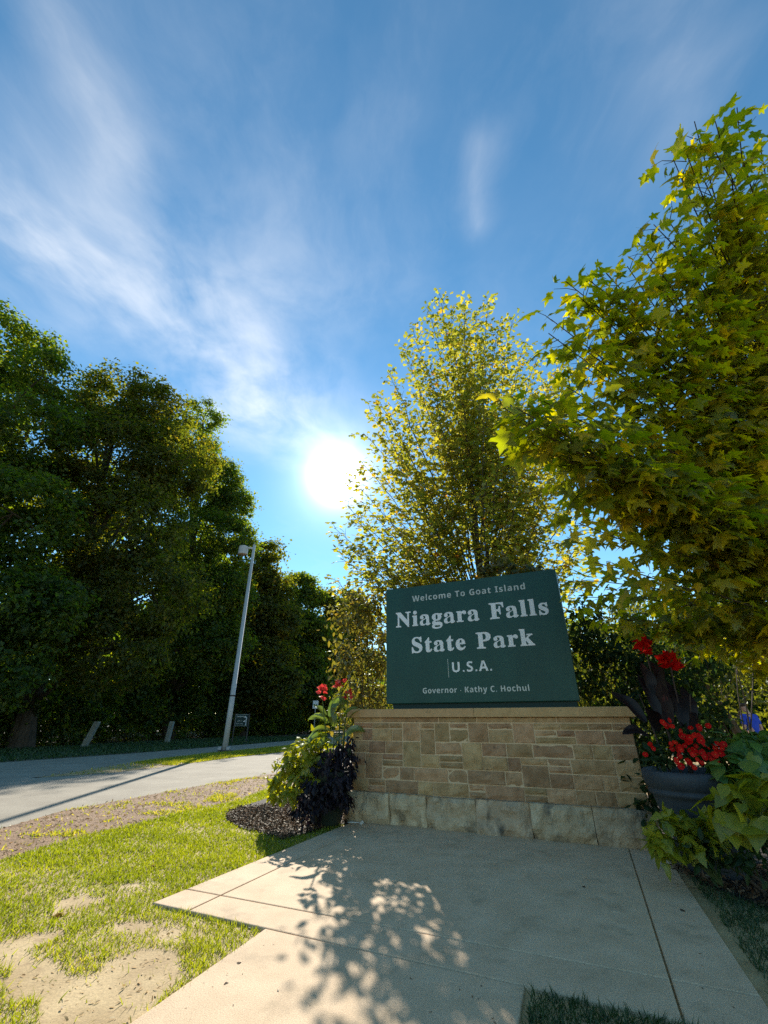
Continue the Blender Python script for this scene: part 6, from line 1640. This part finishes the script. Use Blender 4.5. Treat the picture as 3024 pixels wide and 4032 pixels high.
def bare_field(x, y):
    jx = x + 0.16 * (N1.fbm(x * 5, y * 5) - 0.5)
    jy = y + 0.16 * (N2.fbm(x * 5 + 9, y * 5) - 0.5)
    b = np.zeros(x.shape, bool)
    for pl_ in BARE:
        b |= inside(jx, jy, pl_)
    return b


r = np.random.default_rng(66)
LAWNV = EDGE[:8] + [(-0.5, 11.5), (-0.62, 7.3), (0.4, 7.0), (0.4, -1.0)]


def grow(q):
    x, y = q[:, 0], q[:, 1]
    jx, jy = x + 0.05 * (N2(x * 14, y * 14) - .5), y + 0.05 * (N1(x * 14 + 5, y * 14) - .5)
    ok = ~inside(jx, jy, slab_poly) & ~inside(jx, jy, walk_poly) & ~inside(x + 0.05 * (N3(x * 9, y * 9) - .5), y + 0.05 * (N1(x * 9, y * 9) - .5), MUL)
    return ok


q = scatter(LAWNV, 290000, r)
x, y = q[:, 0], q[:, 1]
dist = np.hypot(x, y)
ok = grow(q)
ok &= r.random(len(q)) < np.clip(6.0 / (dist + 0.5), 0.35, 1.0)
bare = bare_field(x, y)
dens = np.where(bare, 0.03, 1.0) * np.clip(0.45 + 1.3 * (N1.fbm(x * 2.3 + 4, y * 2.3) - 0.18), 0.3, 1)
near_edge = np.zeros(len(q))
for dx, dy in ((0.35, 0), (-0.35, 0), (0, 0.35), (0, -0.35)):
    near_edge += bare_field(x + dx * 0.6, y + dy * 0.6)
ok &= r.random(len(q)) < dens
q = q[ok]
x, y = q[:, 0], q[:, 1]
ne = near_edge[ok] / 4
n = len(q)
tuft = N2.fbm(x * 6, y * 6)
h = (0.026 + 0.030 * tuft) * r.uniform(0.6, 1.35, n) * (1 - 0.25 * ne) * np.where(y < 4.6, 1.12, 1.0)
tint = np.clip(r.beta(2.2, 2.2, n) * 0.75 + 0.35 * (N3.fbm(x * 1.4, y * 1.4) - 0.5) + 0.06 + 0.35 * ne * (r.random(n) < 0.5), 0, 1)
w = 0.0022 * r.uniform(0.7, 1.5, n) * np.clip(np.hypot(x, y) / 4.0, 1, 2.2)
grass('lawn_grass', q, h, w, tint, M['grass'], r, 0.75)
print('lawn blades', n)
# grass along the bottom right and the strip between walk and slab, in shade and darkened in colour for it
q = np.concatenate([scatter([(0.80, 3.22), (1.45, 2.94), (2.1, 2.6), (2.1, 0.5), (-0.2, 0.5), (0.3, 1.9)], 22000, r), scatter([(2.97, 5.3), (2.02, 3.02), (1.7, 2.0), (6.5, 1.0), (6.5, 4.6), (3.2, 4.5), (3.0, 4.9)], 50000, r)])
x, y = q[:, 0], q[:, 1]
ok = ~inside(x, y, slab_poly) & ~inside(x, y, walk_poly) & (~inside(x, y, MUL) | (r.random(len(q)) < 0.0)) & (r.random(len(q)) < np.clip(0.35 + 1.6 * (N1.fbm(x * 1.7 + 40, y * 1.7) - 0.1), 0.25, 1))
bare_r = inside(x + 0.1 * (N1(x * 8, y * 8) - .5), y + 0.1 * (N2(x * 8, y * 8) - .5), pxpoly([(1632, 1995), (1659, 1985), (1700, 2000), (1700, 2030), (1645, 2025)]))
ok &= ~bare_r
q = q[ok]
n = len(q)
grass('shaded_grass', q, 0.055 * r.uniform(0.5, 1.4, n), 0.0024 * r.uniform(0.7, 1.5, n), r.beta(2, 2, n), M['shade_toned_grass'], r, 0.6)
# island and far verge grass
q = scatter(ISL_N[:6] + ISL_F[:6][::-1], 34000, r)
x, y = q[:, 0], q[:, 1]
q = q[(y > 16.8 + 2.5 * (N1.fbm(x * 3, y * 3) - 0.5)) | (r.random(len(q)) < 0.06)]
n = len(q)
grass('island_grass', q, 0.06 * r.uniform(0.5, 1.4, n), 0.010 * r.uniform(0.7, 1.5, n), np.clip(r.beta(2, 2, n) + 0.15, 0, 1), M['grass'], r, 0.7)
q = scatter(FAR[1:8] + WOODLINE[1:8][::-1], 30000, r)
n = len(q)
grass('verge_grass', q, 0.12 * r.uniform(0.5, 1.4, n), 0.022 * r.uniform(0.7, 1.5, n), r.beta(2, 2, n), M['shade_toned_grass'], r, 0.6)
# sparse tufts and dry litter on the dirt verge
q = scatter(NEAR[2:8] + EDGE[2:9][::-1], 24000, r)
x, y = q[:, 0], q[:, 1]
q = q[r.random(len(q)) < np.clip((N2.fbm(x * 2.2, y * 2.2) - 0.56) * 4.0, 0.03, 0.8)]
n = len(q)
grass('verge_tufts', q, 0.045 * r.uniform(0.5, 1.5, n), 0.006 * r.uniform(0.7, 1.5, n), np.clip(r.beta(2, 2, n) + 0.3, 0, 1), M['grass'], r, 0.9)
q = np.concatenate([scatter(NEAR[2:8] + EDGE[2:9][::-1], 3800, r), scatter([(-9.2, 12.9), (-7.82, 14.0), (-6.85, 16.5), (-8.75, 18.3)], 900, r)])
n = len(q)
leafset('dry_litter', CHIP, np.c_[q, r.uniform(-0.024, -0.008, n)], unit(r.normal(size=(n, 3)) * [1, 1, 0.25]), unit(r.normal(size=(n, 3)) * 0.45 + [0, 0, 1]), 0.030 * r.uniform(0.3, 1.6, n), r.beta(1.2, 1.8, n), M['dry'])
q = scatter(BARE[4], 130, r)
q = np.concatenate([q] + [scatter(b, 14, r) for b in BARE[:4]])
q = q[grow(q)]
n = len(q)
leafset('straw_litter', CHIP, np.c_[q, r.uniform(-0.021, -0.012, n)], unit(r.normal(size=(n, 3)) * [1, 1, 0.15]), unit(r.normal(size=(n, 3)) * 0.3 + [0, 0, 1]), 0.017 * r.uniform(0.3, 1.7, n), r.beta(2.5, 1.4, n), M['dry'])

q = scatter([LC, LT, RT, RC], 120, r)
q = np.concatenate([q, scatter([WLC, WLC + (wl_far - WLC) * 0.3, WRC + (wr_far - WRC) * 0.1, WRC], 26, r)])
n = len(q)
leafset('slab_litter', CHIP, np.c_[q, np.full(n, 0.0025)], unit(r.normal(size=(n, 3)) * [1, 1, 0.1]), unit(r.normal(size=(n, 3)) * 0.2 + [0, 0, 1]), 0.010 * r.uniform(0.3, 1.8, n), r.beta(1, 1, n), M['chip'])

# fallen leaves that can be told apart
fall = [((1510, 1888), 0.16, 'pale curled fallen leaf on the dark soil right of the slab', 0.95), ((125, 1975 - 3), 0.10, 'pale fallen leaf on the lawn near the left picture edge', 0.9), ((403, 2043 - 2), 0.05, 'small whitish leaf scrap in the grass point beside the walk', 0.95), ((330, 1868), 0.06, 'small dry leaf on the bright lawn in front of the road', 0.8),
        ((1262, 1913), 0.05, 'small dark curled leaf on the shaded slab in front of the sign', 0.05), ((1470, 1965 - 2), 0.05, 'small dark leaf near the right slab joint', 0.05), ((492, 1800 + 8), 0.05, 'small yellow leaf on the lawn below the mulch bed', 0.9), ((490, 2121), 0.05, 'small dark leaf piece on the bare soil beside the walk', 0.05), ((519, 2078), 0.05, 'dark stick-like leaf on the bare soil', 0.02)]
r = np.random.default_rng(77)
for (x, y), s_, lab, tn in fall:
    p = G(x, y, 0.010 if 560 < x < 1480 else 0.005)
    V, F, t_ = leaf_cloud(MAPLE, np.array([p]), unit(r.normal(size=(1, 3)) * [1, 1, 0.1]), unit(r.normal(size=(1, 3)) * 0.25 + [0, 0, 1]), np.array([s_]), np.array([tn]))
    tag(obj('fallen_leaf', V, F, M['dry'] if tn > 0.5 else M['chip'], None, tint=t_), lab, 'leaf', 'fallen leaves on the ground')
c = W(0.30, -0.10, 0.009)
mb = MB()
mb.tube([c + [-0.10, 0.03, 0], c + [-0.04, 0.0, 0.006], c + [0.02, -0.01, 0.004], c + [0.08, 0.02, 0.0]], [0.006, 0.009, 0.008, 0.005], 5)
tag(mb.make('paper_scrap', M['paper'], None), 'thin white scrap lying at the foot of the stone base on the left', 'litter')
mb = MB()
mb.box(W(0.42, -0.13, 0.0175), (0.035, 0.03, 0.035), 0.5, 0.008)
mb.tube([W(0.40, -0.13, 0.018), W(0.44, -0.14, 0.04), W(0.46, -0.15, 0.028)], [0.012, 0.014, 0.006], 5)
tag(mb.make('paper_scrap', M['paper'], None), 'small crumpled white scrap on the slab right beside the thin scrap', 'litter')

# ------------------------------------------------------------------ person in a blue shirt among the bushes
def skin_body(name, joints, edges, mat, parent, sub=2, root=0):
    me = bpy.data.meshes.new(name)
    me.from_pydata([j[0] for j in joints], edges, [])
    o = bpy.data.objects.new(name, me)
    COL.objects.link(o)
    md = o.modifiers.new('skin', 'SKIN')
    md.use_smooth_shade = True
    for k, j in enumerate(joints):
        sv = me.skin_vertices[0].data[k]
        rx = j[1]
        sv.radius = rx if isinstance(rx, tuple) else (rx, rx)
        sv.use_root = (k == root)
    sd_ = o.modifiers.new('sub', 'SUBSURF')
    sd_.levels = sub
    sd_.render_levels = sub
    dg = bpy.context.evaluated_depsgraph_get()
    m2 = bpy.data.meshes.new_from_object(o.evaluated_get(dg))
    bpy.data.objects.remove(o)
    m2.materials.clear()
    m2.materials.append(mat)
    m2.polygons.foreach_set('use_smooth', np.ones(len(m2.polygons), dtype=bool))
    ob = bpy.data.objects.new(name, m2)
    COL.objects.link(ob)
    ob.parent = parent
    return ob


PB = AT(1622, 1560, 13.0)
person = thing('person', 'person in a bright blue shirt seen from behind among the bushes at the right', 'person', (PB[0], 13.0, -0.02))
person.rotation_euler = (0, 0, R_(12))
J = [((0, 0, 0.95), (0.15, 0.11)), ((0, 0.0, 1.15), (0.14, 0.10)), ((0, 0.01, 1.36), (0.165, 0.11)), ((0, 0.0, 1.47), (0.09, 0.075)), ((-0.01, 0.02, 1.55), (0.055, 0.058)), ((-0.02, 0.045, 1.63), (0.078, 0.092)), ((-0.025, 0.055, 1.71), (0.072, 0.085)),
     ((-0.19, 0, 1.42), 0.062), ((-0.25, 0.02, 1.15), 0.045), ((-0.24, 0.12, 0.92), 0.034), ((-0.235, 0.15, 0.85), (0.035, 0.02)),
     ((0.19, 0, 1.42), 0.062), ((0.25, -0.03, 1.15), 0.045), ((0.25, 0.04, 0.91), 0.034), ((0.245, 0.06, 0.84), (0.035, 0.02)),
     ((-0.10, 0.0, 0.88), 0.095), ((-0.11, 0.06, 0.50), 0.06), ((-0.11, -0.02, 0.10), 0.04), ((-0.11, 0.12, 0.045), (0.04, 0.03)),
     ((0.10, 0.0, 0.88), 0.095), ((0.11, 0.0, 0.50), 0.06), ((0.11, -0.10, 0.11), 0.04), ((0.11, 0.03, 0.045), (0.04, 0.03))]
E_ = [(0, 1), (1, 2), (2, 3), (3, 4), (4, 5), (5, 6), (2, 7), (7, 8), (8, 9), (9, 10), (2, 11), (11, 12), (12, 13), (13, 14), (0, 15), (15, 16), (16, 17), (17, 18), (0, 19), (19, 20), (20, 21), (21, 22)]
for hand, sgn in ((10, -1), (14, 1)):
    hx, hy, hz = J[hand][0]
    for q_, (dx, dy, l) in enumerate([(0.0, 0.030, 0.075), (0.0, 0.010, 0.085), (0.0, -0.010, 0.08), (0.0, -0.028, 0.06), (-0.02 * sgn, 0.04, 0.05)]):
        b0 = len(J)
        J.append(((hx + dx * 0.5, hy + dy, hz - 0.035), 0.010))
        J.append(((hx + dx - 0.006 * sgn, hy + dy + 0.012, hz - 0.035 - l * 0.6), 0.009))
        J.append(((hx + dx - 0.016 * sgn, hy + dy + 0.02, hz - 0.035 - l), 0.008))
        E_ += [(hand, b0), (b0, b0 + 1), (b0 + 1, b0 + 2)]
skin_body('body', J, E_, M['skin'], person)
JS = [((0, 0, 0.90), (0.165, 0.125)), ((0, 0.0, 1.15), (0.158, 0.118)), ((0, 0.01, 1.36), (0.182, 0.125)), ((0, 0.0, 1.48), (0.085, 0.08)), ((-0.20, 0, 1.425), 0.078), ((-0.245, 0.015, 1.20), 0.064), ((0.20, 0, 1.425), 0.078), ((0.245, -0.02, 1.20), 0.064)]
skin_body('shirt', JS, [(0, 1), (1, 2), (2, 3), (2, 4), (4, 5), (2, 6), (6, 7)], M['shirt'], person)
JT = [((0, 0, 0.95), (0.17, 0.13)), ((-0.10, 0.0, 0.86), 0.112), ((-0.11, 0.05, 0.52), 0.085), ((0.10, 0.0, 0.86), 0.112), ((0.11, 0.0, 0.52), 0.085)]
skin_body('shorts', JT, [(0, 1), (1, 2), (0, 3), (3, 4)], M['shorts'], person)
JH = [((-0.022, 0.02, 1.655), (0.088, 0.085)), ((-0.025, 0.045, 1.73), (0.080, 0.088)), ((-0.025, 0.06, 1.765), (0.05, 0.06))]
skin_body('hair', JH, [(0, 1), (1, 2)], M['hair'], person)
print('woodland leaves', total)

print('faces', sum(len(o.data.polygons) for o in bpy.data.objects if o.type == 'MESH'))
